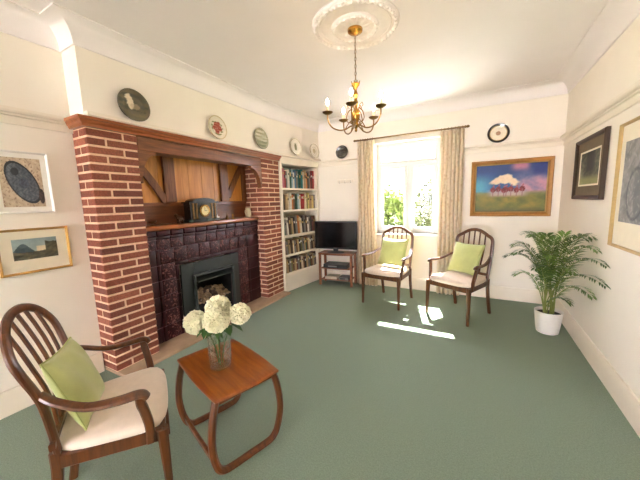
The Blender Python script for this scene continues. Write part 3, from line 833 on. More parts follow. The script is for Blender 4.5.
# ------------------------------------------------------------------ pictures
def fbm(x, y, s=0):
    v = 0; a = .5
    for k in range(4):
        v += a*math.sin(x*3.1*(2**k)+s+1.7*math.sin(y*2.3*(2**k)+s*2))*math.cos(y*2.7*(2**k)-s+1.3*math.sin(x*1.9*(2**k)))
        a *= .5
    return v*.8+.5
def picture(label, loc, rz, W, Hh, frames, inner, fn, cat='picture', tilt=0., name='framed_picture', depth=.025, pn='print'):
    """frames: list of (name, width, material, front offset); inner = painted panel with fn(u,v)->rgb"""
    t = thing(name, label, cat, loc, rz)
    w, h = W/2, Hh/2
    MB().box((-w+.004, -.008, -h+.004), (w-.004, -.002, h-.004)).build('backing', M['framedark'], t)
    for (nm, fw, m_, d0, d1) in frames:
        b = MB()
        if nm == 'mount':
            b.box((-w, -d1, -h), (-w+fw, -d0, h)); b.box((w-fw, -d1, -h), (w, -d0, h)); b.box((-w+fw, -d1, -h), (w-fw, -d0, -h+fw)); b.box((-w+fw, -d1, h-fw), (w-fw, -d0, h))
        else:
            # mitred moulding
            ring = [(0, d0), (0, d1*.75), (.2*fw, d1), (.45*fw, d1*.93), (.75*fw, d1*.8), (fw, d1*.55), (fw, d0)]
            vs = []
            for sx, sz in ((-1, -1), (1, -1), (1, 1), (-1, 1)):
                for o, d in ring: vs.append((sx*(w-o), -d, sz*(h-o)))
            n = len(ring); fs = [[i*n+j, i*n+(j+1) % n, ((i+1) % 4)*n+(j+1) % n, ((i+1) % 4)*n+j] for i in range(4) for j in range(n)]
            b.add(vs, fs)
        b.build(nm, m_, t, smooth=None)
        w -= fw; h -= fw if nm != 'mount' or True else 0
    x0, x1, z0, z1 = inner if inner else (-w, w, -h, h)
    nx = 88; nz = max(20, int(nx*(z1-z0)/(x1-x0)))
    vs, cs = [], []
    for k in range(nz+1):
        for i in range(nx+1):
            u, v = i/nx, k/nz
            vs.append((x0+(x1-x0)*u, -.0125, z0+(z1-z0)*v)); cs.append(lin(tuple(max(0, min(255, c)) for c in fn(u, v))))
    fs = [[k*(nx+1)+i, k*(nx+1)+i+1, (k+1)*(nx+1)+i+1, (k+1)*(nx+1)+i] for k in range(nz) for i in range(nx)]
    b = MB(); b.add(vs, fs, cs); b.build(pn, M['paint'], t, smooth=None)
    if inner:
        bb = MB(); bb.box((-w, -.0115, -h), (w, -.0085, h)); bb.build('mount', frames[-1][2] if frames[-1][0] == 'mount' else M['matcream'], t, smooth=None)
    return t
def sm(a, b, x): t = max(0, min(1, (x-a)/(b-a))); return t*t*(3-2*t)
def paint_meadow(u, v):
    n = fbm(u*4, v*4, 1); n2 = fbm(u*9, v*9, 4)
    sky = mixc((52, 92, 150), (40, 62, 118), sm(.55, 1, v))
    sky = mixc(sky, (96, 180, 200), sm(.35, .05, u)*sm(.9, .55, v)*.8)
    sky = mixc(sky, (204, 150, 166), sm(.45, .75, u)*sm(.95, .6, v)*.75*(.5+n))
    sky = mixc(sky, (208, 132, 150), sm(.45, .6, u)*sm(.82, .7, u)*sm(.8, .95, v)*.9)
    sky = mixc(sky, (34, 48, 120), sm(.78, .86, u)*sm(.7, .85, v)*.9)
    cl = 1-((u-.42)/.25)**2-((v-.66-.05*math.sin(u*13+2.6)-.05*(n2-.5))/(.10+.06*(n-.5)))**2
    sky = mixc(sky, (240, 214, 182), sm(0, .5, cl))
    g = mixc((146, 130, 56), (90, 96, 44), n); g = mixc(g, (168, 146, 60), sm(.2, .02, abs(u-.52))*sm(.05, .3, v)*.7*n2*1.4)
    g = mixc(g, (84, 78, 46), sm(.12, 0, v)*.6); g = mixc(g, (150, 146, 110), sm(.3, .42, v)*.6)
    c = mixc(g, sky, sm(.38, .46, v+.02*(n-.5)))
    c = mixc(c, (206, 180, 182), sm(.55, .15, abs(v-.40)/.2)*sm(.34, .2, abs(u-.47))*.75)
    for i, cx in enumerate((.26, .34, .42, .45, .52, .60, .68)):
        cy = .47+.015*math.sin(i*2.2)
        d = ((u-cx)/.038)**2+((v-cy)/.06)**2
        if d < 1: c = mixc((96, 22, 30), (150, 56, 62), n2)
        d = ((u-cx-.012)/.012)**2+((v-cy-.085)/.02)**2
        if d < 1: c = (176, 96, 104)
        if abs(u-cx) < .006 and .33 < v < cy: c = (150, 96, 104)
    return c
picture('oil painting of red birds in a meadow under blue sky, gilt frame, back wall', (.3655, YB, 1.465), 0, .868, .71,
        [('frame', .048, M['paintframe'], .002, .04), ('inner_slip', .012, M['gold2'], .004, .02)], None, paint_meadow, 'painting', name='meadow_painting', pn='canvas')
def paint_wood(u, v):
    n = fbm(u*6, v*6, 2)
    c = mixc((52, 54, 38), (112, 110, 78), n)
    c = mixc(c, (30, 28, 22), sm(.3, .12, abs(u-.55))*sm(.25, .5, v)*.9)
    c = mixc(c, (170, 164, 130), sm(.35, .05, u)*sm(.7, .3, v)*.5)
    c = mixc(c, (150, 150, 84), sm(.32, .12, v+.06*(n-.5))*.85)
    return c
picture('dark-framed woodland picture with a wide brown mount, right wall near the palm', (XR, 3.44, 1.595), -PI/2, .755, .555,
        [('frame', .035, M['framedark'], .002, .035), ('mount', .085, M['matbrown'], .003, .013), ('inner_slip', .016, M['matcream'], .004, .017)], None, paint_wood, name='woodland_picture')
def paint_char(u, v):
    n = fbm(u*5, v*5, 3); n2 = fbm(u*14, v*14, 6)
    c = mixc((146, 138, 128), (96, 91, 85), n)
    f = 1-((u-.62)/.3)**2-((v-.42)/.42)**2
    c = mixc(c, (78, 74, 72), sm(0, .3, f)*.7)
    h = 1-((u-.6)/.15)**2-((v-.82)/.13)**2
    c = mixc(c, (60, 56, 54), sm(0, .4, h)*.85)
    a = abs(math.hypot((u-.42)/.24, (v-.35)/.3)-1)
    c = mixc(c, (46, 44, 44), sm(.12, 0, a)*.8)
    c = mixc(c, (176, 168, 156), sm(.6, .9, n2)*.4)
    return c
picture('large charcoal drawing in a slim pale gold frame, nearest on the right wall', (XR, 2.485, 1.413), -PI/2, .67, .838,
        [('frame', .019, M['gold2'], .002, .03)], (-.25, .235, -.24, .29), paint_char, name='charcoal_drawing')
def paint_oval(u, v):
    n = fbm(u*7, v*7, 5); n2 = fbm(u*15, v*15, 2)
    c = mixc((214, 194, 166), (190, 166, 140), n)
    if n2 > .78: c = mixc(c, (126, 96, 86), .55)
    a = math.radians(62); x, y = u-.52, (v-.5)*1.15
    p, q = x*math.cos(a)-y*math.sin(a), x*math.sin(a)+y*math.cos(a)
    a = math.radians(-58); p = x*math.cos(a)+y*math.sin(a); q = -x*math.sin(a)+y*math.cos(a)
    e = (p/.55)**2+(q/.32)**2
    if e < 1:
        c = mixc((64, 72, 84), (112, 120, 128), n2)
        if e > .8: c = (48, 50, 56)
        if math.hypot(p+.30, q) < .09: c = (44, 48, 58)
        if math.hypot(p-.02, q) < .12: c = mixc((92, 104, 120), (60, 66, 80), n2)
    if math.hypot((u-.93)/.07, (v-.22)/.16) < 1: c = mixc((96, 76, 70), (50, 44, 46), n2)
    return c
picture('white-framed print of a blue-grey oval shape, upper picture on the left wall', (XL, .807, 1.55), PI/2, .30, .415,
        [('frame', .014, M['framewhite'], .002, .028), ('mount', .03, M['matwhite'], .003, .013)], None, paint_oval, name='abstract_print')
def paint_land(u, v):
    n = fbm(u*6, v*6, 7)
    sky = mixc((176, 182, 172), (134, 150, 150), v)
    hill = .35+.32*math.exp(-((u-.22)/.18)**2)+.1*math.sin(u*7)
    c = sky
    if v < hill: c = mixc((58, 76, 86), (84, 98, 98), n)
    if u > .55 and v < .8+.15*(n-.5) and u > .72: c = mixc((96, 94, 72), (64, 66, 52), n)
    if .52 < u < .72 and .3 < v < .62: c = (206, 188, 156)
    if v < .34+.05*n: c = mixc((64, 62, 50), (96, 90, 66), n)
    return c
picture('gold-framed landscape print with a cream mount, lower picture on the left wall', (XL, .822, 1.083), PI/2, .385, .31,
        [('frame', .016, M['gold'], .002, .026)], (-.118, .118, -.058, .085), paint_land, name='landscape_print')

# ------------------------------------------------------------------ ceiling rose and chandelier
CX, CY = -.832, 2.172
t = thing('ceiling_rose', 'round cream plaster ceiling rose with beaded rings above the chandelier', 'ceiling rose', (CX, CY, H), 0)
RS_ = .865
t.scale = (RS_, RS_, .95)
MB().lathe([(0, 0), (.365, 0), (.365, -.012), (.352, -.022), (.335, -.024), (.318, -.016), (.31, -.012), (.20, -.014), (.195, -.026), (.182, -.036), (.165, -.034), (.155, -.024), (.12, -.022), (.06, -.03), (0, -.03)][::-1], n=56, cap=False).build('plaster_disc', M['plaster'], t, smooth=.5)
b = MB()
for i in range(44):
    a = 2*PI*i/44; b.ball((.335*math.cos(a), .335*math.sin(a), -.024), .018, 8, 5, (1, 1, .9))
for i in range(44):
    a = 2*PI*(i+.5)/44; b.ball((.296*math.cos(a), .296*math.sin(a), -.013), .007, 6, 4)
for i in range(26):
    a = 2*PI*i/26; b.ball((.178*math.cos(a), .178*math.sin(a), -.035), .013, 8, 5)
for i in range(12):
    a = 2*PI*i/12; mt = Matrix.Rotation(a, 3, 'Z'); b.ball((.095*math.cos(a), .095*math.sin(a), -.026), .04, 8, 5, (1.1, .34, .2), mt)
for rr_, zz_ in ((.335, -.026), (.296, -.014), (.178, -.036), (.06, -.028)):
    b.tube([(rr_*math.cos(2*PI*j/48), rr_*math.sin(2*PI*j/48), zz_) for j in range(48)], .005, 6, close=True)
b.build('beading', M['plaster'], t)

t = thing('chandelier', 'five-armed brass chandelier with lit candle bulbs hanging from the ceiling', 'chandelier', (CX, CY, 1.905))
z0 = 1.925
MB().lathe([(0, 2.612), (.052, 2.618), (.056, 2.608), (.054, 2.594), (.042, 2.584), (.016, 2.578), (.006, 2.572), (0, 2.572)], (0, 0, -1.905), 24, cap=False).build('canopy', M['brass'], t)
ch = MB(); z = 2.595; k = 0
while z > 2.268:
    pts = []
    for j in range(14):
        a = 2*PI*j/14; x = .0065*math.cos(a); zz = z-.014+.016*math.sin(a)
        pts.append((x, 0, zz-z0) if k % 2 == 0 else (0, x, zz-z0))
    ch.tube(pts, .0021, 6, close=True); z -= .0255; k += 1
ch.tube([(.002, .002, 2.585-z0), (.004, -.002, 2.42-z0), (.001, .003, 2.255-z0)], .0022, 6)
ch.build('chain', M['chain'], t)
MB().lathe([(0, 2.262), (.004, 2.26), (.024, 2.258), (.027, 2.25), (.02, 2.235), (.012, 2.222), (.009, 2.205), (.013, 2.19), (.018, 2.175), (.012, 2.155), (.01, 2.14), (.017, 2.125), (.019, 2.105), (.011, 2.09),
            (.016, 2.075), (.028, 2.05), (.031, 2.025), (.025, 1.995), (.016, 1.975), (.024, 1.96), (.024, 1.95), (.014, 1.94), (.008, 1.93), (.011, 1.92), (.007, 1.91), (0, 1.905)], (0, 0, -z0), 20, cap=False).build('column', M['brass'], t)
crn = MB()
for i in range(8):
    a = 2*PI*i/8; c, s = math.cos(a), math.sin(a)
    crn.tube([(.014*c, .014*s, 2.235-z0), (.026*c, .026*s, 2.25-z0), (.034*c, .034*s, 2.27-z0)], [.005, .005, .002], 6)
crn.build('crown', M['brass'], t)
for k in range(5):
    a = math.radians((-146, -77, -15, 70, 139)[k]); c, s = math.cos(a), math.sin(a)
    R_ = .217
    def q(r, z): return (r*c, r*s, z-z0)
    ar = MB()
    ar.tube(smoothpath([q(.022, 1.955), q(.05, 1.945), q(.085, 1.925), q(.13, 1.92), q(.175, 1.935), q(.202, 1.962), q(.216, 2.0), q(.217, 2.038)], 5), .0055, 8)
    # upper scroll next to the column
    ar.tube(smoothpath([q(.026, 2.0), q(.055, 1.975), q(.075, 2.0), q(.06, 2.05), q(.035, 2.075), q(.036, 2.1), q(.055, 2.108), q(.066, 2.095), q(.058, 2.083)], 5), .0036, 7)
    # lower leaf scroll
    ar.tube(smoothpath([q(.085, 1.925), q(.07, 1.95), q(.05, 1.975), q(.03, 1.965)], 4), .004, 7)
    arm = ar.build('arm', M['brassdk'], t)
    MB().lathe([(0, 2.031), (.008, 2.031), (.02, 2.035), (.037, 2.045), (.04, 2.051), (.034, 2.048), (.015, 2.042), (.012, 2.045), (0, 2.045)], (R_*c, R_*s, -z0), 20, cap=False).build('drip_pan', M['brassdk'], arm)
    MB().lathe([(0, 2.044), (.0125, 2.044), (.0125, 2.057), (.0105, 2.058), (.0105, 2.097), (.004, 2.1), (0, 2.1)], (R_*c, R_*s, -z0), 14, cap=False).build('candle_tube', M['candle'], arm)
    MB().lathe([(0, 2.1), (.005, 2.101), (.009, 2.108), (.0115, 2.118), (.0095, 2.13), (.005, 2.141), (.002, 2.149), (0, 2.15)], (R_*c, R_*s, -z0), 12, cap=False).build('bulb', M['bulb'], arm)

# ------------------------------------------------------------------ curtains
RODZ, RODY = 2.268, YB-.105
t = thing('curtain_rod', 'slim bronze curtain rod with finials above the window', 'curtain rod', (-.9, RODY, RODZ))
b = MB(); b.tube([(-.745, 0, 0), (.735, 0, 0)], .011, 12); b.build('rod', M['rod'], t)
for s in (-1, 1):
    mt = Matrix.Translation(((s*.74-.005), 0, 0)) @ Matrix.Rotation(s*PI/2, 4, 'Y')
    MB().lathe([(.011, 0), (.017, .003), (.017, .01), (.01, .014), (.018, .03), (.016, .044), (.007, .054), (0, .058)], n=14, mtx=mt).build('finial', M['rod'], t)
for x in (-.63, .66):
    b = MB(); b.tube([(x, .103, 0), (x, 0, -.012)], .007, 8); b.lathe([(.0, 0), (.025, 0), (.025, .006), (0, .006)], n=14, mtx=Matrix.Translation((x, .104, 0)) @ Matrix.Rotation(PI/2, 4, 'X')); b.build('wall_bracket', M['rod'], t)
def curtain(x0, x1, xb0, xb1, label, seed):
    t = thing('curtain', label, 'curtain', ((x0+x1)/2, RODY, 0), 0)
    cx = (x0+x1)/2; r = random.Random(seed); nf = 6; nx = 72; nz = 26
    ph = [r.uniform(-.4, .4) for _ in range(nf+2)]
    vs = []
    for layer in (0, 1):
        for k in range(nz+1):
            v = k/nz; z = .018+(2.245-.018)*v
            for i in range(nx+1):
                u = i/nx
                xa, xb = xb0+(x0-xb0)*sm(0, 1, v), xb1+(x1-xb1)*sm(0, 1, v)
                a = u*nf*2*PI+.5*math.sin(2.2*v+ph[int(u*nf)])+.3*math.sin(9*u)
                amp = .032*(1-.25*v)+.006*math.sin(3*v+6*u)
                y = amp*math.sin(a)+(.0035 if layer else 0)
                x = xa+(xb-xa)*u+.008*math.cos(a)
                vs.append((x-cx, y-.006, z))
    w = nx+1; n1 = w*(nz+1); fs = []
    for L in (0, n1):
        fs += [[L+k*w+i, L+k*w+i+1, L+(k+1)*w+i+1, L+(k+1)*w+i] for k in range(nz) for i in range(nx)]
    for i in range(nx):
        fs += [[i, i+1, n1+i+1, n1+i], [nz*w+i, nz*w+i+1, n1+nz*w+i+1, n1+nz*w+i]]
    for k in range(nz):
        fs += [[k*w, (k+1)*w, n1+(k+1)*w, n1+k*w], [k*w+nx, (k+1)*w+nx, n1+(k+1)*w+nx, n1+k*w+nx]]
    b = MB(); b.add(vs, fs); b.build('drape', M['curtain'], t, smooth=1.2)
    for i in range(7):
        x = x0+.02+(x1-x0-.04)*i/6-cx
        rr = MB(); pts = [(x, .017*math.cos(2*PI*j/16), RODZ+.017*math.sin(2*PI*j/16)) for j in range(16)]
        rr.tube(pts, .0025, 6, close=True); rr.build('ring', M['rod'], t)
curtain(-1.645, -1.375, -1.645, -1.33, 'left cream patterned curtain, beside the television', 1)
curtain(-.465, -.175, -.465, -.165, 'right cream patterned curtain, beside the meadow painting', 2)

# small hooks on the wall
HK_ = 1.3
t = thing('hook_rail', 'small pale hook rail on the back wall above the television', 'hook rail', (-1.885, YB, 1.68))
MB().box((-.11, -.012, -.02), (.11, -.001, .02), .004).build('rail_board', M['trim'], t)
for x in (-.075, 0, .075):
    MB().tube(smoothpath([(x, -.012, .008), (x, -.03, .0), (x, -.036, -.016), (x, -.03, -.026), (x, -.022, -.02)], 4), .004, 7).build('hook', M['hook'], t)
t.scale = (HK_, 1, HK_)

# ------------------------------------------------------------------ TV and stand
TR = math.radians(5)
t = thing('tv_stand', 'brown wooden television stand with two open shelves in the corner', 'stand', (-1.965, 4.215, 0), TR)
t.scale = (.9, .88, 1)
b = MB(); pts = [(-.32, .17), (.32, .17), (.32, -.13)]
for i in range(11):
    u = i/10; pts.append((.32-.64*u, -.13-.035*math.sin(PI*u)))
b.prism(pts, .505, .535, 2); b.build('top', M['stand'], t, smooth=.4)
for z in (.27, .085):
    MB().box((-.275, -.115, z), (.275, .165, z+.02), .003).build('shelf', M['stand'], t)
for x in (-.295, .295):
    for y in (-.115, .145):
        MB().box((x-.02, y-.02, 0), (x+.02, y+.02, .504), .004).build('leg', M['stand'], t)
t2 = thing('video_recorder', 'flat black video player on the upper shelf of the television stand', 'video player', (-1.965, 4.215, .2905), TR)
MB().box((-.2, -.12, 0), (.2, .12, .062), .004).build('case', M['plastic'], t2)
MB().box((-.12, -.123, .022), (.03, -.12, .042), .001).build('display', M['grey'], t2)
for k, (lab, w, x) in enumerate((('pale stack of papers on the lower shelf of the television stand', .2, -2.05), ('grey set-top box on the lower shelf of the television stand', .16, -1.83))):
    o = thing('paper_stack' if k == 0 else 'set_top_box', lab, 'papers' if k == 0 else 'box', (x, 4.205, .1055), TR)
    if k == 0:
        for q in range(3): MB().box((-.1, -.1+.008*q, .012*q), (.1, .1, .012*q+.011), .001).build('magazine', M['paper'], o)
    else:
        MB().box((-.08, -.09, 0), (.08, .09, .045), .004).build('case', M['grey'], o); MB().box((-.05, -.093, .014), (.03, -.09, .03)).build('display', M['plastic'], o)
t = thing('television', 'black flat-screen television on the wooden stand in the corner', 'television', (-1.985, 4.205, .5355), TR)
t.scale = (.96, 1, 1)
MB().box((-.372, -.022, .055), (.372, .022, .505), .008, 2).build('casing', M['plastic'], t)
MB().box((-.35, -.0245, .085), (.35, -.0225, .485)).build('screen', M['screen'], t)
b = MB(); b.box((-.04, -.015, .012), (.04, .02, .07), .004); b.lathe([(0, 0), (.15, 0), (.15, .006), (.05, .014), (0, .014)], n=28, mtx=Matrix.Diagonal((1, .62, 1, 1))); b.build('pedestal', M['plastic'], t)
MB().box((-.03, -.0245, .066), (.03, -.0222, .074)).build('badge', M['grey'], t)

# ------------------------------------------------------------------ armchairs
def make_chair(label, loc, rz, sx=1., sy=1., hw=.215, lean=.15, camel=True, rw=1., adz=0.):
    t = thing('armchair', label, 'chair', loc, rz, )
    def S(p): return (p[0]*sx, p[1]*sy, p[2])
    def pts(l): return [S(p) for p in l]
    m_ = M['chair']
    for s in (-1, 1):
        MB().bar(pts([(s*.252, -.252, 0), (s*.25, -.25, .2), (s*.247, -.245, .41)]), [.026, .033, .044], [.026, .033, .044], up=(0, 1, 0)).build('leg', m_, t)
        MB().bar([Vector(p) for p in smoothpath(pts([(s*.212*rw, .285, 0), (s*.21*rw, .25, .15), (s*.212*rw, .215, .32), (s*.215*rw, .21, .43)]), 4)], .032, .036, up=(0, 1, 0)).build('leg', m_, t)
    fr = MB()
    A, B_, C_, D_ = (-.245, -.245), (.245, -.245), (.212*rw, .212), (-.212*rw, .212)
    for p, q in ((A, B_), (B_, C_), (C_, D_), (D_, A)):
        fr.bar(pts([(p[0], p[1], .385), (q[0], q[1], .385)]), .026, .06)
    fr.build('seat_frame', m_, t, smooth=.4)
    # upholstered seat
    b = MB(); n = 18; vs = []; rows_ = []
    def outline(k, inset):
        out = []
        for i in range(40):
            a = 2*PI*i/40; c, s_ = math.cos(a), math.sin(a)
            e = 5.; r = (abs(c)**e+abs(s_)**e)**(-1/e); x, y = r*c, r*s_
            hw_ = (.268-(y+1)/2*(.268-.226*rw)); bow = -.018*(1-x*x) if y < -.5 else 0
            out.append((x*(hw_-inset), -.02+y*(.247-inset)+bow))
        return out
    prof = [(.006, .414), (.0, .425), (.0, .44), (.008, .452), (.03, .462), (.07, .470), (.13, .475), (.2, .477)]
    k = len(prof)
    for ins, z in prof:
        for x, y in outline(0, ins): vs.append(S((x, y, z)))
    fs = [[i*40+j, i*40+(j+1) % 40, (i+1)*40+(j+1) % 40, (i+1)*40+j] for i in range(k-1) for j in range(40)]
    fs += [list(range(40))[::-1], [(k-1)*40+j for j in range(40)]]
    b.add(vs, fs); b.build('seat', M['seat'], t, smooth=1.)
    # hoop back
    yb = (lambda z: .212+(z-.43)*lean) if camel else (lambda z: .2+.08*(z-.43)+.5*max(0, z-.62)**1.5)
    half = [(hw*.95, .43), (hw*.97, .55), (hw, .68), (hw, .80)] if camel else [(.19, .43), (.198, .55), (.212, .67), (.232, .78)]
    hs = hw if camel else .212
    if camel: half += [(hw*.985, .86), (hw*.90, .895), (hw*.72, .918), (hw*.5, .948), (hw*.26, .972), (0, .98)]
    else: half += [(hw*math.cos(q), .79+.172*math.sin(q)) for q in [PI/2*i/6 for i in range(1, 7)]]
    hp = [(-x, yb(z), z) for x, z in half]+[(x, yb(z), z) for x, z in half[-2::-1]]
    MB().tube(smoothpath(pts(hp), 4), .0165, 10, flat=(1.15, .85), up=(0, 1, -lean)).build('back_hoop', m_, t)
    MB().bar(smoothpath(pts([(-hw*.96, yb(.475), .475), (0, yb(.475)+.012, .475), (hw*.96, yb(.475), .475)]), 5), .02, .03).build('back_rail', m_, t)
    def ztop(x):
        tp = half[3:]
        for (xa, za), (xb_, zb_) in zip(tp, tp[1:]):
            if xb_ <= abs(x) <= xa: return za+(zb_-za)*(xa-abs(x))/max(1e-6, xa-xb_)
        return .97
    for x in (-2, -1, 0, 1, 2):
        xb = x*.050; xt = x*(.064 if camel else .072); zt = ztop(xt)-.006
        zs = [.48+(zt-.48)*q/7 for q in range(8)]
        MB().bar(pts([(xb+(xt-xb)*sm(0, .75, q/7), yb(zs[q])+.01*(1-q/7), zs[q]) for q in range(8)]), [.019-.005*q/7 for q in range(8)], [.012]*8, up=(0, 1, 0)).build('slat', m_, t)
    for s in (-1, 1):
        a = smoothpath(pts([(s*(hs-.004), yb(.685)-.006, .685), (s*.24, .16, .665+adz*.5), (s*.262, .05, .635+adz), (s*.275, -.07, .63+adz), (s*.279, -.15, .634+adz), (s*.278, -.182, .627+adz), (s*.277, -.195, .612+adz)]), 5)
        k = len(a)
        MB().tube(a, [.015+.005*min(1, i/(k*.6)) for i in range(k)], 10, flat=(1.15, .75)).build('armrest', m_, t)
        MB().bar(smoothpath(pts([(s*.254, -.188, .372), (s*.258, -.19, .45), (s*.267, -.176, .53), (s*.276, -.166, .59+adz), (s*.278, -.165, .622+adz)]), 5), [.03]*21, [.034]*21, up=(0, 1, 0)).build('arm_support', m_, t)
    return t
C1 = make_chair('nearest mahogany armchair with cream seat, beside the round-cornered teak table', (-1.484, .632, 0), math.radians(148), 1.01, .805, .238, .24, False, .88, -.02)
C2 = make_chair('mahogany armchair in front of the window, beside the television stand', (-.999, 3.764, 0), math.radians(-10.3))
C3 = make_chair('mahogany armchair below the meadow painting, closest to the palm', (-.134, 3.654, 0), math.radians(-28.1))

# cushions
def pillow(label, chair, w=.36, th=.055, lx=0., ly=.10, rz=0., sy=1., zc=.655, tilt=20, roll=0, hh=None):
    hh = hh or w
    t = thing('cushion', label, 'cushion', (0, 0, 0))
    base = Matrix.Translation(chair.location) @ Matrix.Rotation(chair.rotation_euler.z, 4, 'Z')
    mt = base @ Matrix.Translation((lx, ly*sy, zc)) @ Matrix.Rotation(math.radians(rz), 4, 'Z') @ Matrix.Rotation(math.radians(-tilt), 4, 'X') @ Matrix.Rotation(math.radians(-roll), 4, 'Y')
    t.location = mt.to_translation(); t.rotation_euler = mt.to_euler()
    n = 22; vs = []; b = MB()
    for sgn in (-1, 1):
        for k in range(n+1):
            for i in range(n+1):
                u, v = -1+2*i/n, -1+2*k/n
                f_ = max(0., (1-u**2)*(1-v**2))**.42
                pin = 1-.07*(1-abs(u)**2)*abs(v)**3
                pin2 = 1-.07*(1-abs(v)**2)*abs(u)**3
                wr = .004*math.sin(7*u+3*v)*f_
                vs.append((u*w/2*pin2, sgn*(th*f_+wr if sgn < 0 else th*f_), v*hh/2*pin))
    q = n+1
    fs = []
    for L in (0, q*q):
        fs += [[L+k*q+i, L+k*q+i+1, L+(k+1)*q+i+1, L+(k+1)*q+i] for k in range(n) for i in range(n)]
    b.add(vs, fs)
    bm = bmesh.new(); me = b.mesh('cover', M['green'], 1.2); bm.from_mesh(me); bmesh.ops.remove_doubles(bm, verts=bm.verts[:], dist=.0004)
    bmesh.ops.recalc_face_normals(bm, faces=bm.faces[:]); bm.to_mesh(me); bm.free()
    me.polygons.foreach_set('use_smooth', [True]*len(me.polygons))
    o = bpy.data.objects.new('cover', me); COL.objects.link(o); o.parent = t
    pp = []
    for i in range(64):
        s = i/16; e = int(s); f_ = s-e
        u, v = [(-1+2*f_, -1), (1, -1+2*f_), (1-2*f_, 1), (-1, 1-2*f_)][e]
        pp.append((u*w/2*(1-.07*(1-v*v)*abs(u)**3), 0, v*hh/2*(1-.07*(1-u*u)*abs(v)**3)))
    MB().tube(pp, .004, 6, close=True).build('piping', M['greenpipe'], t)
    return t
pillow('green satin cushion on the nearest armchair', C1, .36, .052, .0, .115, 0, 1., .610, 20.7, -7, .32)
pillow('green satin cushion on the armchair in front of the window', C2, .375, .045, .02, .088, 0, 1., .662, 24)
pillow('green satin cushion on the armchair below the painting', C3, .37, .045, .008, .088, -4.6, 1., .660, 25)

# ------------------------------------------------------------------ occasional table
TH = .45
t = thing('side_table', 'small teak occasional table with curved sled legs and a rectangular top', 'table', (-1.245, 1.11, 0), math.radians(-18.3))
HX, HY = .268, .184
b = MB(); n = 10
def edge(x0, y0, x1, y1, bow, nx, ny):
    return [(x0+(x1-x0)*i/n+nx*bow*math.sin(PI*i/n), y0+(y1-y0)*i/n+ny*bow*math.sin(PI*i/n)) for i in range(n)]
ol = edge(-HX, -HY, HX, -HY, .010, 0, -1)+edge(HX, -HY, HX, HY, .012, 1, 0)+edge(HX, HY, -HX, HY, .012, 0, 1)+edge(-HX, HY, -HX, -HY, .012, -1, 0)
k = len(ol); prof = [(.014, .428), (.002, .432), (0, .440), (.003, .447), (.008, .4495), (.05, .4495)]
vs = []
for ins, z in prof:
    for x, y in ol:
        vs.append((x*(1-ins/HX), y*(1-ins/HY), z))
fs = [[i*k+j, i*k+(j+1) % k, (i+1)*k+(j+1) % k, (i+1)*k+j] for i in range(len(prof)-1) for j in range(k)]
fs += [list(range(k))[::-1], [(len(prof)-1)*k+j for j in range(k)]]
b.add(vs, fs); b.build('tabletop', M['table'], t, smooth=.5)
for s in (-1, 1):
    # closed side loop: leg, floor rail, leg
    pth = smoothpath([(s*(HX-.035), -HY+.02, .428), (s*(HX-.03), -HY-.005, .33), (s*(HX-.03), -HY-.018, .2), (s*(HX-.04), -HY+.0, .08), (s*(HX-.045), -HY+.035, .026), (s*(HX-.045), -HY+.09, .016),
                      (s*(HX-.045), 0, .016), (s*(HX-.045), HY-.09, .016), (s*(HX-.045), HY-.035, .026), (s*(HX-.04), HY-.0, .08), (s*(HX-.03), HY+.018, .2), (s*(HX-.03), HY+.005, .33), (s*(HX-.035), HY-.02, .428)], 6)
    kk = len(pth); ww = [.030]*kk
    MB().bar(pth, .036, .036, up=(1, 0, 0), cham=.3).build('side_loop', M['tableleg'], t)
    MB().box((s*(HX-.036)-.014, -HY+.03, .40), (s*(HX-.036)+.014, HY-.03, .4278), .003).build('top_rail', M['tableleg'], t)
MB().bar(smoothpath([(-HX+.035, -HY+.004, .09), (-.12, -HY+.012, .055), (.12, -HY+.012, .055), (HX-.035, -HY+.004, .09)], 6), .02, .03).build('stretcher', M['tableleg'], t)
MB().box((-HX+.05, HY-.055, .40), (HX-.05, HY-.035, .4278), .003).build('apron', M['tableleg'], t)
MB().box((-HX+.05, -HY+.035, .40), (HX-.05, -HY+.055, .4278), .003).build('apron', M['tableleg'], t)

# vase and flowers
VX, VY, VZ = -1.253, 1.083, .4502
t = thing('glass_vase', 'clear cut-glass vase of white flowers on the teak table', 'vase', (VX, VY, VZ))
MB().lathe([(0, 0), (.052, 0), (.057, .004), (.058, .02), (.060, .10), (.064, .205), (.0615, .205), (.057, .10), (.054, .02), (.05, .014), (0, .014)], n=32, cap=False).build('body', M['glass'], t)
b = MB()
for i in range(16):
    a = 2*PI*i/16
    for z in (.05, .085, .12): b.ball((.0592*math.cos(a+z*10), .0592*math.sin(a+z*10), z), .008, 6, 4, (.5, .5, 1.4))
b.build('cut_facets', M['glass'], t)
heads = [(-1.365, 1.03, .712, .066, 'leftmost white flower ball in the glass vase'),
         (-1.235, 1.06, .735, .070, 'front middle white flower ball in the glass vase'),
         (-1.150, 1.155, .752, .060, 'rightmost white flower ball in the glass vase'),
         (-1.305, 1.14, .768, .072, 'back topmost white flower ball in the glass vase')]
rf = random.Random(9)
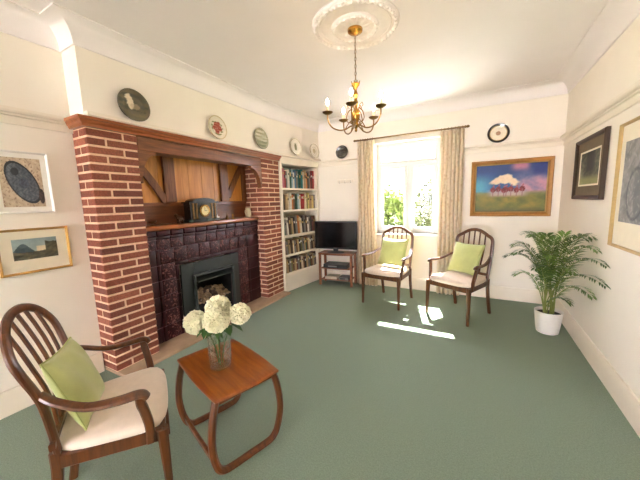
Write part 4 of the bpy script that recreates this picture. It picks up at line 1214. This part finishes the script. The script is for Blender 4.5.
for q, (x, y, z, r, lab) in enumerate(heads):
    t = thing('white_flower', lab, 'flower', (VX, VY, VZ+.016), 0, None)
    c = Vector((x-VX, y-VY, z-VZ-.016))
    hb = MB(); hb.ball(c, r*.8, 14, 9)
    n = 190
    for i in range(n):
        zz = 1-2*(i+.5)/n; a = i*2.39996; rr = math.sqrt(1-zz*zz)
        d = Vector((rr*math.cos(a), rr*math.sin(a), zz))
        u = d.cross(Vector((.3, .2, 1))).normalized(); v = d.cross(u)
        an = rf.uniform(0, 6.28); u, v = u*math.cos(an)+v*math.sin(an), v*math.cos(an)-u*math.sin(an)
        R_ = r*rf.uniform(.9, 1.03); s = r*.17
        p = c+d*r*.66; t1 = c+d*R_
        hb.add([p-u*s*.4, p+u*s*.4, t1+u*s*.9+v*s*.3, t1+d*s*.35+v*s*.75, t1-u*s*.9+v*s*.3], [[0, 1, 2, 3, 4]])
        hb.add([p-v*s*.4, p+v*s*.4, t1+v*s*.8-u*s*.5, t1+d*s*.2-u*s*.9, t1-v*s*.8-u*s*.5], [[0, 1, 2, 3, 4]])
    hb.build('bloom', M['petal'], t, smooth=.4)
    a0 = q*1.7+.6; foot = Vector((-.024*math.cos(a0)-c.x*.12, -.024*math.sin(a0)-c.y*.12, .002))
    mid = Vector((c.x*.22, c.y*.22, .2))
    MB().tube(bez([foot, mid, c*.75+Vector((0, 0, .02)), c], 10), .0032, 7).build('stem', M['leaf'], t)
    lf = MB()
    for i in range(9):
        a = i*.9+q; d = Vector((math.cos(a), math.sin(a), .05)).normalized()
        p = mid.lerp(c, .08+.06*i)*1.0; s = d.cross(Vector((0, 0, 1))).normalized(); L = rf.uniform(.06, .085)
        dn = Vector((0, 0, -.022))
        lf.add([p, p+d*L*.35+s*.017, p+d*L*.75+s*.013+dn, p+d*L+dn*2, p+d*L*.75-s*.013+dn, p+d*L*.35-s*.017, p+d*L*.5+Vector((0, 0, -.006))], [[0, 1, 6], [1, 2, 6], [2, 3, 6], [3, 4, 6], [4, 5, 6], [5, 0, 6]])
    lf.build('leaves', M['leaf'], t, smooth=1.)

# ------------------------------------------------------------------ palm
PXY = (.68, 3.50)
t = thing('potted_palm', 'green areca palm in a white ceramic pot in the right corner', 'plant', (PXY[0], PXY[1], 0))
PS_ = .93
MB().lathe([(0, 0), (.084, 0), (.092, .006), (.100, .06), (.112, .17), (.117, .215), (.118, .222), (.112, .224), (.109, .215), (.105, .19), (0, .19)], n=36, cap=False).build('pot', M['pot'], t)
MB().lathe([(.104, .188), (.104, .194), (.06, .200), (0, .202)], n=24).build('soil', M['soil'], t)
# frond tips (room coordinates)
TIPS = [(.47, 3.34, .99), (.34, 3.36, .89), (.28, 3.32, .78), (.37, 3.34, .60), (.45, 3.62, .97), (.36, 3.55, .84), (.52, 3.80, .92), (.33, 3.15, .84),
        (.83, 3.06, 1.01), (.845, 2.98, .92), (.845, 2.76, .70), (.85, 2.80, .84), (.84, 2.97, .55), (.80, 3.36, .36), (.70, 3.54, .93), 
        (.77, 3.55, .98), (.82, 3.36, .78), (.57, 3.42, .78), (.62, 3.22, .82), (.66, 3.75, .95), (.50, 3.20, .70), (.72, 3.02, .72), (.84, 3.2, .98)]
rp = random.Random(21)
for i, tip in enumerate(TIPS):
    a = rp.uniform(0, 6.28); b0 = Vector((.04*math.cos(a), .04*math.sin(a), .196)); tp = Vector((tip[0]-PXY[0], tip[1]-PXY[1], tip[2]))
    hor = Vector((tp.x-b0.x, tp.y-b0.y, 0)); D = hor.length
    p1 = b0+hor*.08+Vector((0, 0, max(.12, (tp.z-.2)*.55))); p2 = b0+hor*.5+Vector((0, 0, max(.25, tp.z-.196+.09*min(1, D/.4)+.02)))
    c = bez([b0, p1, p2, tp], 22); ln = sum((c[j+1]-c[j]).length for j in range(22))
    fr = MB(); fr.tube(c, [.0052*(1-j/26) for j in range(23)], 6)
    frond = fr.build('frond', M['stem'], t)
    lf = MB()
    for j in range(7, 23):
      for h in (0., .5) if j % 2 else (0.,):
        if j+h > 22: continue
        jj = int(j); P = c[jj].lerp(c[min(jj+1, 22)], h); T = (c[min(jj+1, 22)]-c[jj-1]).normalized()
        u = (j+h-7)/15
        sd = T.cross(Vector((0, 0, 1)))
        if sd.length < .05: sd = Vector((hor.y, -hor.x, 0))
        sd = sd.normalized(); up = sd.cross(T).normalized()
        for s in (-1, 1):
            L = (.135*math.sin(PI*(.18+.74*u))**.8)*rp.uniform(.85, 1.1)*(.75+.5*min(1, ln/.9)*.5)
            d = (T*(.75+.5*u)+sd*s*(1.0-.35*u)+up*.25).normalized()
            w = .0058
            q = [P, P+d*L*.35+Vector((0, 0, .004)), P+d*L*.7-Vector((0, 0, L*.10)), P+d*L-Vector((0, 0, L*.28))]
            wd = d.cross(up).normalized()
            vs = [q[0], q[1]+wd*w, q[1]-wd*w, q[2]+wd*w*.85, q[2]-wd*w*.85, q[3]]
            wp = [PXY[0]+v.x for v in vs]
            ex = max(wp)-(XR-.012)
            if ex > 0: vs = [Vector((min(v.x, XR-.012-PXY[0]), v.y, v.z)) for v in vs]
            lf.add(vs, [[0, 2, 1], [1, 2, 4, 3], [3, 4, 5]])
    lf.build('leaflets', M['frond'] if i % 3 else M['frond2'], frond, smooth=1.)

# ------------------------------------------------------------------ light
wd = bpy.data.worlds.new('sky'); SC.world = wd; wd.use_nodes = True
bg = wd.node_tree.nodes['Background']; bg.inputs['Color'].default_value = (.965, .94, 1.10, 1); bg.inputs['Strength'].default_value = 2.5
sl = bpy.data.lights.new('sun', 'SUN'); sl.energy = 14; sl.angle = math.radians(.6); sl.color = (1, .965, .91)
so = bpy.data.objects.new('sun', sl); COL.objects.link(so)
so.rotation_euler = Vector((.26, -1, -1.3)).to_track_quat('-Z', 'Y').to_euler(); so.location = (-3, 9, 9)

# ------------------------------------------------------------------ camera
cam = bpy.data.cameras.new('camera'); co = bpy.data.objects.new('camera', cam); COL.objects.link(co)
cam.sensor_fit = 'HORIZONTAL'; cam.sensor_width = 36; cam.lens = 36*288.95/640; cam.clip_start = .02; cam.clip_end = 200
Y_, P_, Ro = -.4953, .1341, .0282
cy, sy, cp, sp = math.cos(Y_), math.sin(Y_), math.cos(P_), math.sin(P_)
fwd = Vector((sy*cp, cy*cp, -sp)); right = Vector((cy, -sy, 0)); down = fwd.cross(right)
c, s = math.cos(Ro), math.sin(Ro)
r2 = c*right+s*down; d2 = -s*right+c*down
mt = Matrix((r2, -d2, -fwd)).transposed().to_4x4(); mt.translation = (0, 0, 1.37)
co.matrix_world = mt
SC.camera = co
vs_ = SC.view_settings
vs_.view_transform = 'Standard'; vs_.look = 'None'; vs_.gamma = 1.; vs_.use_curve_mapping = False; vs_.exposure = 3.85
